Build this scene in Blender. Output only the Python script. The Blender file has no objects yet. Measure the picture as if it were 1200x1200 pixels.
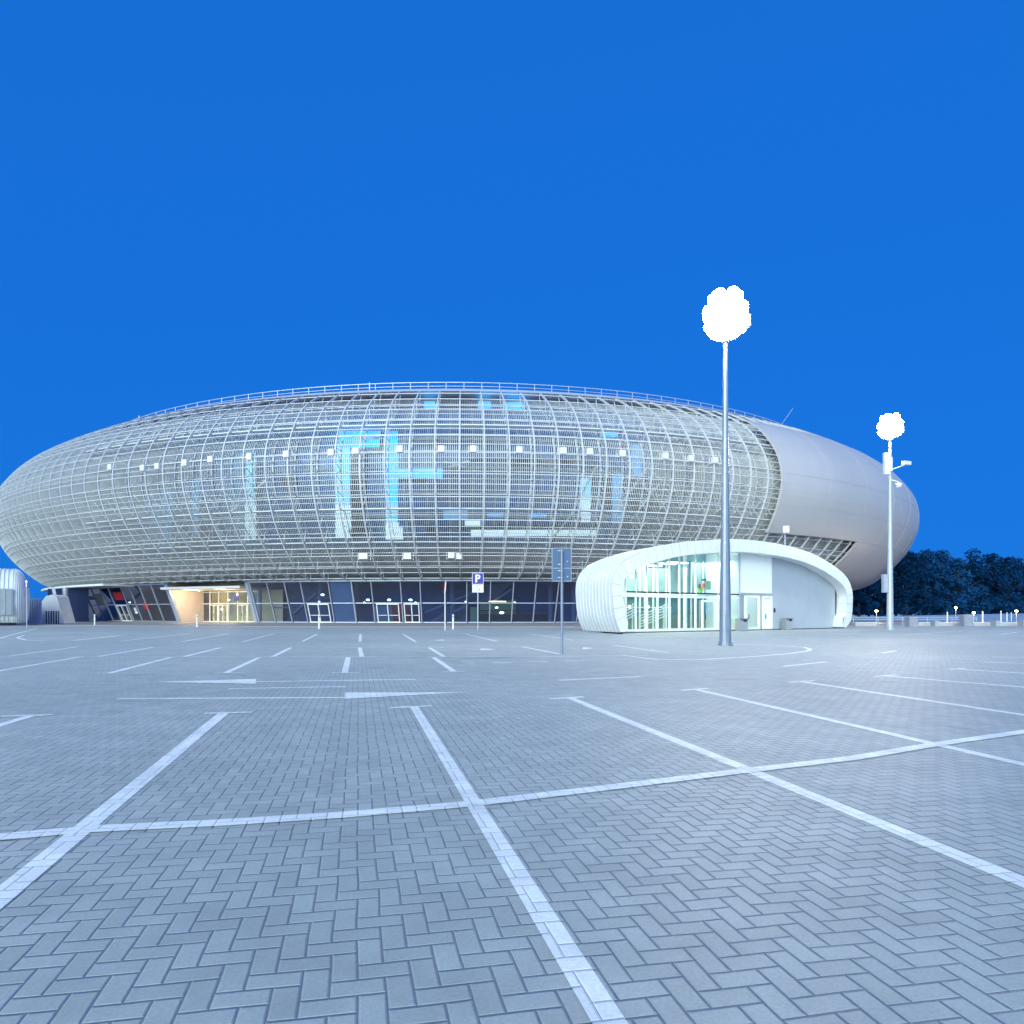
import bpy, math, random
from mathutils import Vector
R = math.radians
sc = bpy.context.scene
col = sc.collection
# ------------------------------------------------------------ camera constants estimated from image coordinates (focal length, centre, horizon in pixels; eye height)
F, CX, CY, H = 770.0, 562.0, 719.0, 1.45
AC = (-4.85, 186.7)                      # centre of the arena plan

def gp(x, y):                            # a point of the ground from image pixel x, y
    Y = F*H/(y-CY); return ((x-CX)/F*Y, Y)

# ------------------------------------------------------------ mesh builder
class MB:
    def __init__(s): s.v=[]; s.f=[]; s.m=[]; s.cm=0
    def q(s, *p):
        n=len(s.v); s.v += [tuple(a) for a in p]; s.f.append(tuple(range(n,n+len(p)))); s.m.append(s.cm)
    def hexa(s, a, b):                   # two quads a,b (4 pts each) joined into a solid
        n=len(s.v); s.v += [tuple(p) for p in a]+[tuple(p) for p in b]
        for f in ((3,2,1,0),(4,5,6,7),(0,1,5,4),(1,2,6,5),(2,3,7,6),(3,0,4,7)):
            s.f.append(tuple(n+i for i in f)); s.m.append(s.cm)
    def box(s, c, d, rz=0):
        x,y,z=c; a,b,h=d[0]/2,d[1]/2,d[2]/2; co,si=math.cos(rz),math.sin(rz)
        def P(i,j,k): return (x+i*a*co-j*b*si, y+i*a*si+j*b*co, z+k*h)
        s.hexa([P(-1,-1,-1),P(1,-1,-1),P(1,1,-1),P(-1,1,-1)],[P(-1,-1,1),P(1,-1,1),P(1,1,1),P(-1,1,1)])
    def bar(s, p, q, w, h=None, up=(0,0,1)):
        p=Vector(p); q=Vector(q); d=(q-p).normalized(); h=h or w
        u=Vector(up); sd=d.cross(u)
        if sd.length<1e-4: sd=d.cross(Vector((1,0,0)))
        sd.normalize(); u=sd.cross(d); a=sd*w/2; b=u*h/2
        s.hexa([p-a-b,p+a-b,p+a+b,p-a+b],[q-a-b,q+a-b,q+a+b,q-a+b])
    def cyl(s, p, q, r0, r1=None, n=12, cap=True):
        p=Vector(p); q=Vector(q); r1=r0 if r1 is None else r1
        d=(q-p).normalized(); a=d.orthogonal().normalized(); b=d.cross(a); k=len(s.v)
        for c,r in ((p,r0),(q,r1)):
            for i in range(n):
                t=2*math.pi*i/n; s.v.append(tuple(c+(a*math.cos(t)+b*math.sin(t))*r))
        for i in range(n):
            j=(i+1)%n; s.f.append((k+i,k+j,k+n+j,k+n+i)); s.m.append(s.cm)
        if cap:
            s.f.append(tuple(k+i for i in reversed(range(n)))); s.f.append(tuple(k+n+i for i in range(n))); s.m += [s.cm]*2
    def tube(s, pts, r, n=6):
        for a,b in zip(pts,pts[1:]): s.cyl(a,b,r,r,n)
    def prism(s, poly, ax, off0, off1):  # poly of 3-D points pushed along ax
        ax=Vector(ax); a=[Vector(p)+ax*off0 for p in poly]; b=[Vector(p)+ax*off1 for p in poly]
        n=len(s.v); k=len(poly); s.v += [tuple(p) for p in a+b]
        s.f.append(tuple(n+i for i in reversed(range(k)))); s.f.append(tuple(n+k+i for i in range(k)))
        for i in range(k):
            j=(i+1)%k; s.f.append((n+i,n+j,n+k+j,n+k+i))
        s.m += [s.cm]*(k+2)
    def ball(s, c, r, nu=12, nv=8, sc=(1,1,1)):
        k=len(s.v)
        for i in range(nv+1):
            t=math.pi*i/nv
            for j in range(nu):
                p=2*math.pi*j/nu; s.v.append((c[0]+r*sc[0]*math.sin(t)*math.cos(p), c[1]+r*sc[1]*math.sin(t)*math.sin(p), c[2]+r*sc[2]*math.cos(t)))
        for i in range(nv):
            for j in range(nu):
                jj=(j+1)%nu; s.f.append((k+i*nu+j,k+(i+1)*nu+j,k+(i+1)*nu+jj,k+i*nu+jj)); s.m.append(s.cm)
    def mesh(s, name, mats, smooth=False):
        me=bpy.data.meshes.new(name); me.from_pydata(s.v,[],s.f)
        for m in (mats if isinstance(mats,(list,tuple)) else [mats]): me.materials.append(m)
        me.polygons.foreach_set('material_index', s.m)
        if smooth: me.polygons.foreach_set('use_smooth',[True]*len(me.polygons))
        me.update(); return me
    def build(s, name, mats, parent=None, smooth=False, loc=None, rz=0):
        o=bpy.data.objects.new(name, s.mesh(name,mats,smooth)); col.objects.link(o)
        if parent: o.parent=parent
        if loc: o.location=loc
        o.rotation_euler.z=rz
        return o

def tag(o, label=None, cat=None, group=None, kind=None):
    if label: o['label']=label
    if cat: o['category']=cat
    if group: o['group']=group
    if kind: o['kind']=kind
    return o
def thing(name, label, cat, loc=(0,0,0), rz=0, group=None):
    o=bpy.data.objects.new(name,None); col.objects.link(o); o.location=loc; o.rotation_euler.z=rz
    o.empty_display_size=.5
    return tag(o,label,cat,group)
def copy_tree(o, parent=None):
    c=o.copy(); col.objects.link(c); c.parent=parent
    for ch in list(o.children): copy_tree(ch,c)
    return c
def dup(o, loc, rz=0, label=None):
    c=copy_tree(o); c.location=loc; c.rotation_euler.z=rz
    if label: c['label']=label
    return c

# ------------------------------------------------------------ materials
def mat(name, rgb, rough=.5, metal=0, emit=None, es=0, noise=0, nscale=3, bump=0, bscale=20, spec=.5):
    m=bpy.data.materials.new(name); m.use_nodes=True; nt=m.node_tree; b=nt.nodes['Principled BSDF']
    b.inputs['Base Color'].default_value=(*rgb,1); b.inputs['Roughness'].default_value=rough; b.inputs['Metallic'].default_value=metal
    b.inputs['Specular IOR Level'].default_value=spec
    if emit: b.inputs['Emission Color'].default_value=(*emit,1); b.inputs['Emission Strength'].default_value=es
    if noise or bump:
        tc=nt.nodes.new('ShaderNodeTexCoord')
    if noise:
        n=nt.nodes.new('ShaderNodeTexNoise'); n.inputs['Scale'].default_value=nscale; n.inputs['Detail'].default_value=6
        nt.links.new(tc.outputs['Object'],n.inputs['Vector'])
        mr=nt.nodes.new('ShaderNodeMapRange'); mr.inputs['From Min'].default_value=.3; mr.inputs['From Max'].default_value=.7
        mr.inputs['To Min'].default_value=1-noise; mr.inputs['To Max'].default_value=1+noise
        nt.links.new(n.outputs['Fac'],mr.inputs['Value'])
        mx=nt.nodes.new('ShaderNodeVectorMath'); mx.operation='SCALE'; mx.inputs[0].default_value=rgb
        nt.links.new(mr.outputs[0],mx.inputs['Scale']); nt.links.new(mx.outputs[0],b.inputs['Base Color'])
    if bump:
        n=nt.nodes.new('ShaderNodeTexNoise'); n.inputs['Scale'].default_value=bscale; n.inputs['Detail'].default_value=4
        nt.links.new(tc.outputs['Object'],n.inputs['Vector'])
        bp=nt.nodes.new('ShaderNodeBump'); bp.inputs['Strength'].default_value=bump; bp.inputs['Distance'].default_value=.05
        nt.links.new(n.outputs['Fac'],bp.inputs['Height']); nt.links.new(bp.outputs[0],b.inputs['Normal'])
    return m
def glass(name, tint, refl=.12, rough=.02, gcol=(1,1,1)):
    m=bpy.data.materials.new(name); m.use_nodes=True; nt=m.node_tree; nt.nodes.clear()
    o=nt.nodes.new('ShaderNodeOutputMaterial'); t=nt.nodes.new('ShaderNodeBsdfTransparent'); t.inputs[0].default_value=(*tint,1)
    g=nt.nodes.new('ShaderNodeBsdfGlossy'); g.inputs['Roughness'].default_value=rough; g.inputs['Color'].default_value=(*gcol,1)
    f=nt.nodes.new('ShaderNodeLayerWeight'); f.inputs['Blend'].default_value=.25
    mr=nt.nodes.new('ShaderNodeMapRange'); mr.inputs['To Min'].default_value=refl; mr.inputs['To Max'].default_value=.9
    mx=nt.nodes.new('ShaderNodeMixShader')
    nt.links.new(f.outputs['Facing'],mr.inputs[0]); nt.links.new(mr.outputs[0],mx.inputs[0])
    nt.links.new(t.outputs[0],mx.inputs[1]); nt.links.new(g.outputs[0],mx.inputs[2]); nt.links.new(mx.outputs[0],o.inputs[0])
    return m

TH = math.atan2(-142.0, F)               # paving direction, west of north

def herring(name, base, joint, paint=False):
    """90 degree herringbone of 200 x 100 mm blocks, in ground metres"""
    m=bpy.data.materials.new(name); m.use_nodes=True; nt=m.node_tree; N=nt.nodes; L=nt.links
    b=N['Principled BSDF']
    def M(op,a=None,c=None,d=None):
        n=N.new('ShaderNodeMath'); n.operation=op
        for i,x in enumerate((a,c,d)):
            if x is None: continue
            if isinstance(x,(int,float)): n.inputs[i].default_value=x
            else: L.new(x,n.inputs[i])
        return n.outputs[0]
    geo=N.new('ShaderNodeNewGeometry'); mp=N.new('ShaderNodeMapping')
    mp.inputs['Rotation'].default_value=(0,0,TH); mp.inputs['Scale'].default_value=(9.35,9.35,9.35)
    mp.vector_type='POINT'
    # slight waviness of the hand-laid blocks
    wn=N.new('ShaderNodeTexNoise'); wn.inputs['Scale'].default_value=1.3; wn.inputs['Detail'].default_value=1
    L.new(geo.outputs['Position'],wn.inputs['Vector'])
    wv=N.new('ShaderNodeVectorMath'); wv.operation='SCALE'; L.new(wn.outputs['Color'],wv.inputs[0]); wv.inputs['Scale'].default_value=.03
    ad=N.new('ShaderNodeVectorMath'); ad.operation='ADD'; L.new(geo.outputs['Position'],ad.inputs[0]); L.new(wv.outputs[0],ad.inputs[1])
    L.new(ad.outputs[0],mp.inputs['Vector'])
    sp=N.new('ShaderNodeSeparateXYZ'); L.new(mp.outputs[0],sp.inputs[0])
    x=M('ADD',sp.outputs[0],.87); y=M('ADD',sp.outputs[1],.11)
    i=M('FLOOR',x); j=M('FLOOR',y); fx=M('SUBTRACT',x,i); fy=M('SUBTRACT',y,j)
    k=M('FLOORED_MODULO',M('SUBTRACT',i,j),4.0)
    is1=M('COMPARE',k,1.0,.1); is2=M('COMPARE',k,2.0,.1); vert=M('GREATER_THAN',k,1.5); hor=M('SUBTRACT',1.0,vert)
    u=M('ADD',fx,is1); v=M('ADD',fy,is2)
    lu=M('ADD',1.0,hor); lv=M('ADD',1.0,vert)
    du=M('MINIMUM',u,M('SUBTRACT',lu,u)); dv=M('MINIMUM',v,M('SUBTRACT',lv,v)); d=M('MINIMUM',du,dv)
    bi=M('SUBTRACT',i,is1); bj=M('SUBTRACT',j,is2)
    cv=N.new('ShaderNodeCombineXYZ'); L.new(bi,cv.inputs[0]); L.new(bj,cv.inputs[1]); L.new(vert,cv.inputs[2])
    wh=N.new('ShaderNodeTexWhiteNoise'); L.new(cv.outputs[0],wh.inputs['Vector'])
    def MR(x,a,b_,c,d_):
        n=N.new('ShaderNodeMapRange'); n.interpolation_type='SMOOTHSTEP'
        for q,w in zip(('From Min','From Max','To Min','To Max'),(a,b_,c,d_)): n.inputs[q].default_value=w
        L.new(x,n.inputs['Value']); return n.outputs[0]
    jn=MR(d,.012 if not paint else .008,.048 if not paint else .03,0,1)                # 0 in the joint
    tone=MR(wh.outputs['Value'],0,1,.945,1.055)
    n1=N.new('ShaderNodeTexNoise'); n1.inputs['Scale'].default_value=.13; n1.inputs['Detail'].default_value=5
    n2=N.new('ShaderNodeTexNoise'); n2.inputs['Scale'].default_value=60; n2.inputs['Detail'].default_value=3
    n3=N.new('ShaderNodeTexNoise'); n3.inputs['Scale'].default_value=1.7; n3.inputs['Detail'].default_value=6; n3.inputs['Roughness'].default_value=.65
    for n in (n1,n2,n3): L.new(geo.outputs['Position'],n.inputs['Vector'])
    t=M('MULTIPLY',tone,MR(n1.outputs['Fac'],.3,.7,.92,1.08)); t=M('MULTIPLY',t,MR(n2.outputs['Fac'],.3,.7,.93,1.07)); t=M('MULTIPLY',t,MR(n3.outputs['Fac'],.3,.7,.90,1.08))
    n4=N.new('ShaderNodeTexNoise'); n4.inputs['Scale'].default_value=.55; n4.inputs['Detail'].default_value=8; n4.inputs['Roughness'].default_value=.6; n4.inputs['Distortion'].default_value=.6; L.new(geo.outputs['Position'],n4.inputs['Vector'])
    t=M('MULTIPLY',t,MR(n4.outputs['Fac'],.58,.72,1,.86)); t=M('MULTIPLY',t,MR(wh.outputs['Value'],.955,.965,1,.88))
    sv=N.new('ShaderNodeVectorMath'); sv.operation='SCALE'; sv.inputs[0].default_value=base; L.new(t,sv.inputs['Scale'])
    mx=N.new('ShaderNodeMix'); mx.data_type='RGBA'
    fac=M('MAXIMUM',jn,MR(n3.outputs['Fac'],.55,.75,0,.55))
    if paint:                                                  # worn paint lets some block show
        wear=MR(n3.outputs['Fac'],.28,.40,.75,1); fac=M('MULTIPLY',jn,wear)
    L.new(fac,mx.inputs['Factor']); mx.inputs[6].default_value=(*joint,1); L.new(sv.outputs[0],mx.inputs[7])
    L.new(mx.outputs[2],b.inputs['Base Color'])
    b.inputs['Roughness'].default_value=.55 if not paint else .5
    b.inputs['Specular IOR Level'].default_value=.35
    h=M('ADD',MR(d,.0,.11,0,1),M('MULTIPLY',n2.outputs['Fac'],.12)); h=M('ADD',h,M('MULTIPLY',wh.outputs['Value'],.15))
    bp=N.new('ShaderNodeBump'); bp.inputs['Strength'].default_value=.9 if not paint else .5; bp.inputs['Distance'].default_value=.008
    L.new(h,bp.inputs['Height']); L.new(bp.outputs[0],b.inputs['Normal'])
    return m

m_ground = herring('block_paving', (.41,.445,.425), (.12,.17,.25))
m_paint  = herring('worn_white_paint', (.86,.88,.86), (.24,.27,.3), True)
m_pave   = mat('granite_slabs', (.30,.27,.29), .6, noise=.12, nscale=2)
m_steel  = mat('white_steel', (.60,.63,.66), .4, noise=.06, nscale=.5)
m_rod    = mat('galvanised_rods', (.66,.69,.69), .45, .05)
m_wall   = mat('facade_panels', (.07,.17,.42), .35, .2, noise=.18, nscale=.25)
m_wall2  = mat('facade_lower_panels', (.34,.34,.38), .5, 0, noise=.10, nscale=.3)
m_taupe  = mat('taupe_panels', (.22,.19,.20), .55, noise=.16, nscale=.3)
m_dark   = mat('dark_opening', (.045,.03,.035), .4)
m_plum   = mat('plum_panels', (.10,.035,.07), .5, noise=.2)
m_brown  = mat('brown_panels', (.15,.12,.12), .5, noise=.2)
m_mem    = mat('shell_membrane', (.54,.525,.53), .42, .15, noise=.05, nscale=.08, bump=.08, bscale=.15)
m_seam   = mat('membrane_seam_strip', (.48,.47,.48), .5)
m_roof   = mat('roof_membrane', (.50,.54,.62), .5, noise=.05, nscale=.1)
m_white  = mat('white_cladding', (.72,.75,.76), .4, noise=.05, nscale=.7)
m_frame  = mat('aluminium_frame', (.42,.47,.58), .4, .3)
m_wframe = mat('white_frame', (.80,.84,.84), .4)
m_black  = mat('black_metal', (.02,.022,.03), .4)
m_beige  = mat('beige_render', (.62,.50,.42), .8, noise=.05, nscale=1, bump=.1)
m_soff   = mat('cream_soffit', (.72,.62,.44), .6)
m_grey   = mat('grey_panel', (.30,.35,.38), .5, noise=.06, nscale=.8)
m_blueg  = mat('bluegrey_render', (.38,.43,.50), .7, noise=.05, nscale=.6, bump=.1)
m_pole   = mat('galvanised_pole', (.30,.35,.43), .38, .55, noise=.08, nscale=2)
m_pole2  = mat('pale_pole', (.42,.46,.54), .4, .2, noise=.05)
m_int    = mat('interior_navy', (.06,.14,.30), .6, noise=.2, nscale=.3)
m_intg   = mat('interior_grey', (.20,.26,.34), .7, noise=.1)
m_intgr  = mat('interior_green', (.30,.42,.22), .7)
m_white2 = mat('interior_white', (.85,.90,.88), .6)
m_teal   = mat('interior_teal', (.10,.18,.13), .25, noise=.2)
m_teal2  = mat('interior_blue_teal', (.26,.38,.36), .3, noise=.25, nscale=.6)
m_red    = mat('red_panel', (.42,.02,.03), .5)
m_sblue  = mat('sign_blue', (.012,.015,.26), .4)
m_swhite = mat('sign_white', (.70,.72,.73), .4)
m_sback  = mat('sign_back', (.07,.13,.24), .45, .2)
m_conc   = mat('concrete', (.24,.26,.33), .8, noise=.12, bump=.2)
m_bench  = mat('pale_stone', (.40,.38,.40), .7, noise=.06)
m_ramp   = mat('blue_grey_concrete', (.10,.17,.34), .8, noise=.12, nscale=.4)
m_bark   = mat('bark', (.018,.02,.024), .9, noise=.2)
m_bin    = mat('bin_steel', (.30,.33,.36), .35, .6)
m_seal   = mat('panel_seal', (.10,.11,.13), .7)
g_facade = glass('facade_glass', (.36,.52,.80), .05)
g_clear  = glass('clear_glass', (.84,.95,.91), .05)
g_warm   = glass('entrance_glass', (.80,.86,.72), .08)
def em(name, rgb, s): return mat(name, rgb, .5, emit=rgb, es=s)
e_lamp = em('floodlight_lens', (1,.98,.95), 60)
e_warm = em('warm_lamp', (1,.62,.22), 6)
e_dot  = em('ceiling_lamp_glow', (.95,1,.95), 5)
e_cyan = em('led_cyan', (.01,.42,.95), .75)
e_pale = em('led_pale', (.22,.6,.85), .5)
e_wht  = em('lit_white', (.6,.82,.9), .45)
e_dim  = em('led_faint', (.10,.30,.55), .55)
e_int  = em('lit_ceiling_panel', (.9,1,.94), 2.2)

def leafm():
    m=bpy.data.materials.new('hazed_foliage'); m.use_nodes=True; nt=m.node_tree; b=nt.nodes['Principled BSDF']; b.inputs['Roughness'].default_value=.8; b.inputs['Specular IOR Level'].default_value=.1
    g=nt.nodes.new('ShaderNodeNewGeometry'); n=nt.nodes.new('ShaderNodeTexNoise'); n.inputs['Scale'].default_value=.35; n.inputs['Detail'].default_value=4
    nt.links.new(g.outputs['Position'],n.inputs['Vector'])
    r=nt.nodes.new('ShaderNodeValToRGB'); r.color_ramp.elements[0].position=.3; r.color_ramp.elements[0].color=(.002,.030,.09,1)  # blue of the distant haze is put into the leaf colour
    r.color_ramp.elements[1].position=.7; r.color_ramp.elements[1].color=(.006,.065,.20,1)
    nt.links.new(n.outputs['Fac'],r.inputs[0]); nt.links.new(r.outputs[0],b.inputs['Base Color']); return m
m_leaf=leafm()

# ------------------------------------------------------------ sky, sun, camera
SUN_EL, SUN_AZ = R(24), R(200)           # afterglow behind the camera
w=bpy.data.worlds.new('World'); sc.world=w; w.use_nodes=True; nt=w.node_tree; bg=nt.nodes['Background']
sky=nt.nodes.new('ShaderNodeTexSky'); sky.sky_type='NISHITA'; sky.sun_disc=False; sky.sun_elevation=SUN_EL; sky.sun_rotation=SUN_AZ
sky.air_density=1.0; sky.dust_density=.3; sky.ozone_density=4
gm=nt.nodes.new('ShaderNodeGamma'); gm.inputs[1].default_value=.10
tint=nt.nodes.new('ShaderNodeMix'); tint.data_type='RGBA'; tint.blend_type='MULTIPLY'; tint.inputs[0].default_value=1
tint.inputs[7].default_value=(.040,.69,2.75,1)
nt.links.new(sky.outputs[0],gm.inputs[0]); nt.links.new(gm.outputs[0],tint.inputs[6]); nt.links.new(tint.outputs[2],bg.inputs[0])
bg.inputs[1].default_value=.12
sun=bpy.data.lights.new('sun','SUN'); sun.energy=2.6; sun.angle=R(50); sun.color=(.80,.92,.80)
so=bpy.data.objects.new('sun',sun); col.objects.link(so)
so.rotation_euler=(R(90)-SUN_EL,0,R(-20))
cam=bpy.data.cameras.new('camera'); co=bpy.data.objects.new('camera',cam); col.objects.link(co); sc.camera=co
co.location=(0,0,H); co.rotation_euler=(R(90),0,0)
cam.sensor_width=36; cam.lens=36*F/1200; cam.shift_x=(600-CX)/1200; cam.shift_y=(CY-600)/1200
cam.clip_start=.05; cam.clip_end=6000
sc.view_settings.view_transform='Standard'; sc.view_settings.look='None'; sc.view_settings.gamma=1; sc.view_settings.exposure=.9
sc.render.resolution_x=1024; sc.render.resolution_y=1024

# ------------------------------------------------------------ ground and markings
g=MB(); g.q((-2500,-40,0),(2500,-40,0),(2500,4000,0),(-2500,4000,0))
tag(g.build('ground',m_ground),kind='structure')
p=MB(); n=120
for i in range(n):
    a0=R(-75+150*i/n); a1=R(-75+150*(i+1)/n)
    P=lambda r,a,z:(AC[0]+r*math.sin(a),AC[1]-r*math.cos(a),z)
    p.hexa([P(116,a0,-.05),P(116,a1,-.05),P(80,a1,-.05),P(80,a0,-.05)],[P(116,a0,.05),P(116,a1,.05),P(80,a1,.05),P(80,a0,.05)])
tag(p.build('pavement',m_pave),kind='structure')

mk=MB()
def ribbon(pts, w, z=.004):
    pts=[Vector((x,y)) for x,y in pts]; n=len(pts); L=[]; 
    for i,pt in enumerate(pts):
        d=(pts[min(i+1,n-1)]-pts[max(i-1,0)]).normalized(); nn=Vector((-d.y,d.x))*w/2; L.append((pt+nn,pt-nn))
    for (a,b),(c,d) in zip(L,L[1:]): mk.q((*b,z),(*d,z),(*c,z),(*a,z))
def px(pts,w,z=.004): ribbon([gp(*p) for p in pts],w,z)
# long bay lines and their T ends
px([(262,836),(0,1052),(-260,1266)],.15); px([(485,828),(600,1014),(715,1200),(777,1300)],.125)
px([(668,818),(880,903.5),(1200,1034.5),(1330,1087)],.15); px([(815,808),(1095,872),(1330,926)],.15)
px([(940,799),(1200,838),(1330,857)],.15); px([(1035,792),(1330,816)],.15); px([(1118,784),(1330,797)],.15); px([(1150,776),(1330,781)],.15); px([(1162,770),(1330,771)],.12)
px([(35,839.5),(-100,880)],.15)
Tz=.008
for a in ([(0,840),(62,838)],[(240,836.5),(296,835)],[(458,830),(506,827.5)],[(644,819.5),(684,817)],[(798,809.5),(830,807)],[(925,800),(954,798)],[(1026,793),(1052,791)],[(1112,784.7),(1130,783.6)]): px(a,.12,Tz)
px([(-60,987),(0,982),(105,972.5),(260,965),(400,956),(550,943),(710,924),(880,903),(1000,889),(1095,873),(1200,858),(1330,838)],.15,Tz)
# arrows
def poly(pts,z=.004): 
    mk.q(*[(*gp(*p),z) for p in pts])
px([(138,819),(405,817.5)],.14); poly([(404,819.5),(410,819.2),(545,811.6),(404,812)],Tz)
px([(300,799),(487,796.3)],.14); poly([(300,796),(300,801.8),(178,799.6)],Tz)
px([(268,807.2),(405,804.8)],.12); px([(655,797.3),(750,793)],.14); px([(918,781),(968,775.7)],.14)
# rows of bays further off
for a in ([(265,788.5),(304,770.5)],[(128,789),(200,770.5)],[(-40,793),(96,769.5)],[(404,788.5),(408,770.5)],[(532,787),(508,770.5)],
          [(216,769.5),(258,759)],[(320,769.5),(341,759)],[(424,769.5),(421.5,759)],[(520,769.5),(503,759)],[(115,769.5),(180,758.5)],[(11,769),(91,758)],
          [(285,752),(320,743)],[(354,752),(372,743)],[(422,752),(422.5,743)],[(487,752),(472,743)],[(582,751.5),(545,743)],[(213,752),(269,742.5)],[(141,751.5),(221,742.5)],[(84,751.2),(140,745)],
          [(656,766.5),(612,758)],[(784,765),(720,756.5)],[(672,750),(620,743)]):
    px(a,.16)
for a in ([(250,789),(287,788.7)],[(112,789.4),(150,789)],[(388,788.7),(421,788.5)],[(518,787.3),(545,787)]): px(a,.1,Tz)
for a in ([(-60,770.3),(300,770.2),(560,770),(760,768.6)],[(0,753.6),(95,753.3)],[(340,753.7),(410,753.9)],[(436,757.3),(490,757.3)],[(380,759),(520,758.6)],[(670,750.2),(800,749.6)],[(600,758.2),(640,757.8)],[(1000,734.6),(1200,733.9)]): px(a,.14,Tz)
for x0,x1,y in ((535,556,777),(577,599,776.5),(620,642,775.5),(663,685,774.6)): px([(x0,y),(x1,y)],.14)
px([(545,761),(565,760.8)],.12); poly([(563,762.2),(563,760),(582,760.9)]); px([(665,759.6),(685,759.6)],.12); poly([(683,761),(683,758.4),(696,759.6)])
px([(515,750.4),(545,750.2)],.12); poly([(520,751),(520,749.4),(508,750.3)]); px([(533,777),(545,777)],.1)
# rounded lane markings round the islands
px([(150,743.5),(90,750),(55,751.3),(30,750),(20,747.3),(28,744.5),(50,743.2),(80,742.4)],.16)
px([(730,768),(770,773),(820,773),(880,769.8),(925,766),(946,763),(950,761),(943,758.8),(920,757),(880,755.6),(850,755)],.16)
px([(-30,749),(0,747.8),(44,736.2)],.16)
px([(1034,765.4),(1050,762.6)],.14); px([(1018,754),(1052,755)],.12); px([(1172,743.5),(1192,741)],.16); px([(1060,744),(1108,740.7),(1128,739.5)],.16)
tag(mk.build('painted_markings',m_paint),kind='structure')

# ------------------------------------------------------------ arena
PR0=[(95.1,6.2),(99.6,7.7),(104.4,12.1),(107.0,17.0),(107.4,21.0),(105.9,24.8),(101.9,28.9),(93.2,33.3),(81.2,35.6),(60,37.2),(30,38),(0.01,38.2)]
def cr(P,k=12):
    o=[]
    for i in range(len(P)-1):
        a=P[max(i-1,0)];b=P[i];c=P[i+1];d=P[min(i+2,len(P)-1)]
        for q in range(k):
            t=q/k; o.append(tuple(.5*((2*b[j])+(-a[j]+c[j])*t+(2*a[j]-5*b[j]+4*c[j]-d[j])*t*t+(-a[j]+3*b[j]-3*c[j]+d[j])*t**3) for j in (0,1)))
    o.append(P[-1]); return o
PR=cr(PR0)
def rz_(z):
    for a,b in zip(PR,PR[1:]):
        if a[1]<=z<=b[1]: return a[0]+(b[0]-a[0])*(z-a[1])/(b[1]-a[1]+1e-9)
    return PR[0][0] if z<PR[0][1] else 0
def pol(r,a,z): return (r*math.sin(a),-r*math.cos(a),z)
def az_at(x,r):                          # azimuth on a circle of radius r seen in direction x
    lo,hi=-R(70),R(70); t=(x-CX)/F
    lo,hi=-math.acos(r/AC[1])*.98,math.acos(r/AC[1])*.98
    for _ in range(50):
        m=(lo+hi)/2
        if (AC[0]+r*math.sin(m))/(AC[1]-r*math.cos(m))<t: lo=m
        else: hi=m
    return (lo+hi)/2
def surf(x,y,off=0):
    r=104
    for _ in range(25):
        a=az_at(x,r); Y=AC[1]-r*math.cos(a); z=H+(CY-y)*Y/F
        z=min(max(z,6.3),33.2); r=.5*r+.5*(rz_(z)-off)
    return a,z
def z_at(y):                             # height on the shell's front meridian
    lo,hi=6.2,33.0
    for _ in range(40):
        m=(lo+hi)/2
        if CY-F*(m-H)/(AC[1]-rz_(m))>y: lo=m
        else: hi=m
    return (lo+hi)/2
AR=thing('arena','huge rounded arena wrapped in a white steel lattice, standing behind the car park','arena',(AC[0],AC[1],0))
# ribs: planar trusses
zs=[p for p in PR if 6.2<=p[1]<=33.4]
def normal(i):
    a=zs[max(i-1,0)]; b=zs[min(i+1,len(zs)-1)]; dx,dz=b[0]-a[0],b[1]-a[1]; l=math.hypot(dx,dz); return (dz/l,-dx/l)
rb=MB()
ou=[(0,-p[0],p[1]) for p in zs]; inn=[]
for i,p in enumerate(zs):
    nx,nz=normal(i); inn.append((0,-(p[0]-1.9*nx),p[1]-1.9*nz))
for a,b in zip(ou,ou[1:]): rb.bar(a,b,.17,.24,(1,0,0)) if False else rb.bar(a,b,.24,.13,(1,0,0))
for a,b in zip(inn[::3],inn[3::3]): rb.bar(a,b,.13,.13,(1,0,0))
st=5
for k in range(0,len(ou)-st,st):
    m_=k+st//2
    rb.bar(ou[k],inn[m_],.075,.075,(1,0,0)); rb.bar(inn[m_],ou[k+st],.075,.075,(1,0,0))
rbm=rb.mesh('rib',m_steel)
A0=-.0055; DA=R(1.62)
rib_az=[A0+DA*k for k in range(-48,49)]
for a in rib_az:
    o=bpy.data.objects.new('rib',rbm); col.objects.link(o); o.parent=AR; o.rotation_euler.z=a
def ring(r,z,w,h,a0=-78,a1=78,step=1.2,mb=None):
    mb=mb or MB(); n=max(2,int((a1-a0)/step)); A=[R(a0+(a1-a0)*i/n) for i in range(n+1)]
    for a,b in zip(A,A[1:]):
        mb.hexa([pol(r-w,a,z-h/2),pol(r,a,z-h/2),pol(r,a,z+h/2),pol(r-w,a,z+h/2)],[pol(r-w,b,z-h/2),pol(r,b,z-h/2),pol(r,b,z+h/2),pol(r-w,b,z+h/2)])
    return mb
for y,h in ((451.5,.3),(456,.16),(461,.16),(467.5,.16),(474,.12),(479.5,.16),(485,.12),(491,.18),(502,.14),(510,.16),(520,.16),(530,.17),(536,.1),(542,.17),(555,.17),(561,.1),(567,.18),(574,.1),(582,.18),(588,.1),(603,.1),(609,.18),(617,.1),(629,.16),(642,.18),(651,.15),(658,.1),(665,.15),(671,.18),(677.5,.3)):
    z=z_at(y); ring(rz_(z)+.1,z,.16,h*.48).build('ring',m_steel,AR)
for y in (496.5,595,634.5):
    z=z_at(y); ring(rz_(z)-.3,z,.9,.14,-30,40).build('walkway',m_steel,AR)
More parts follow.
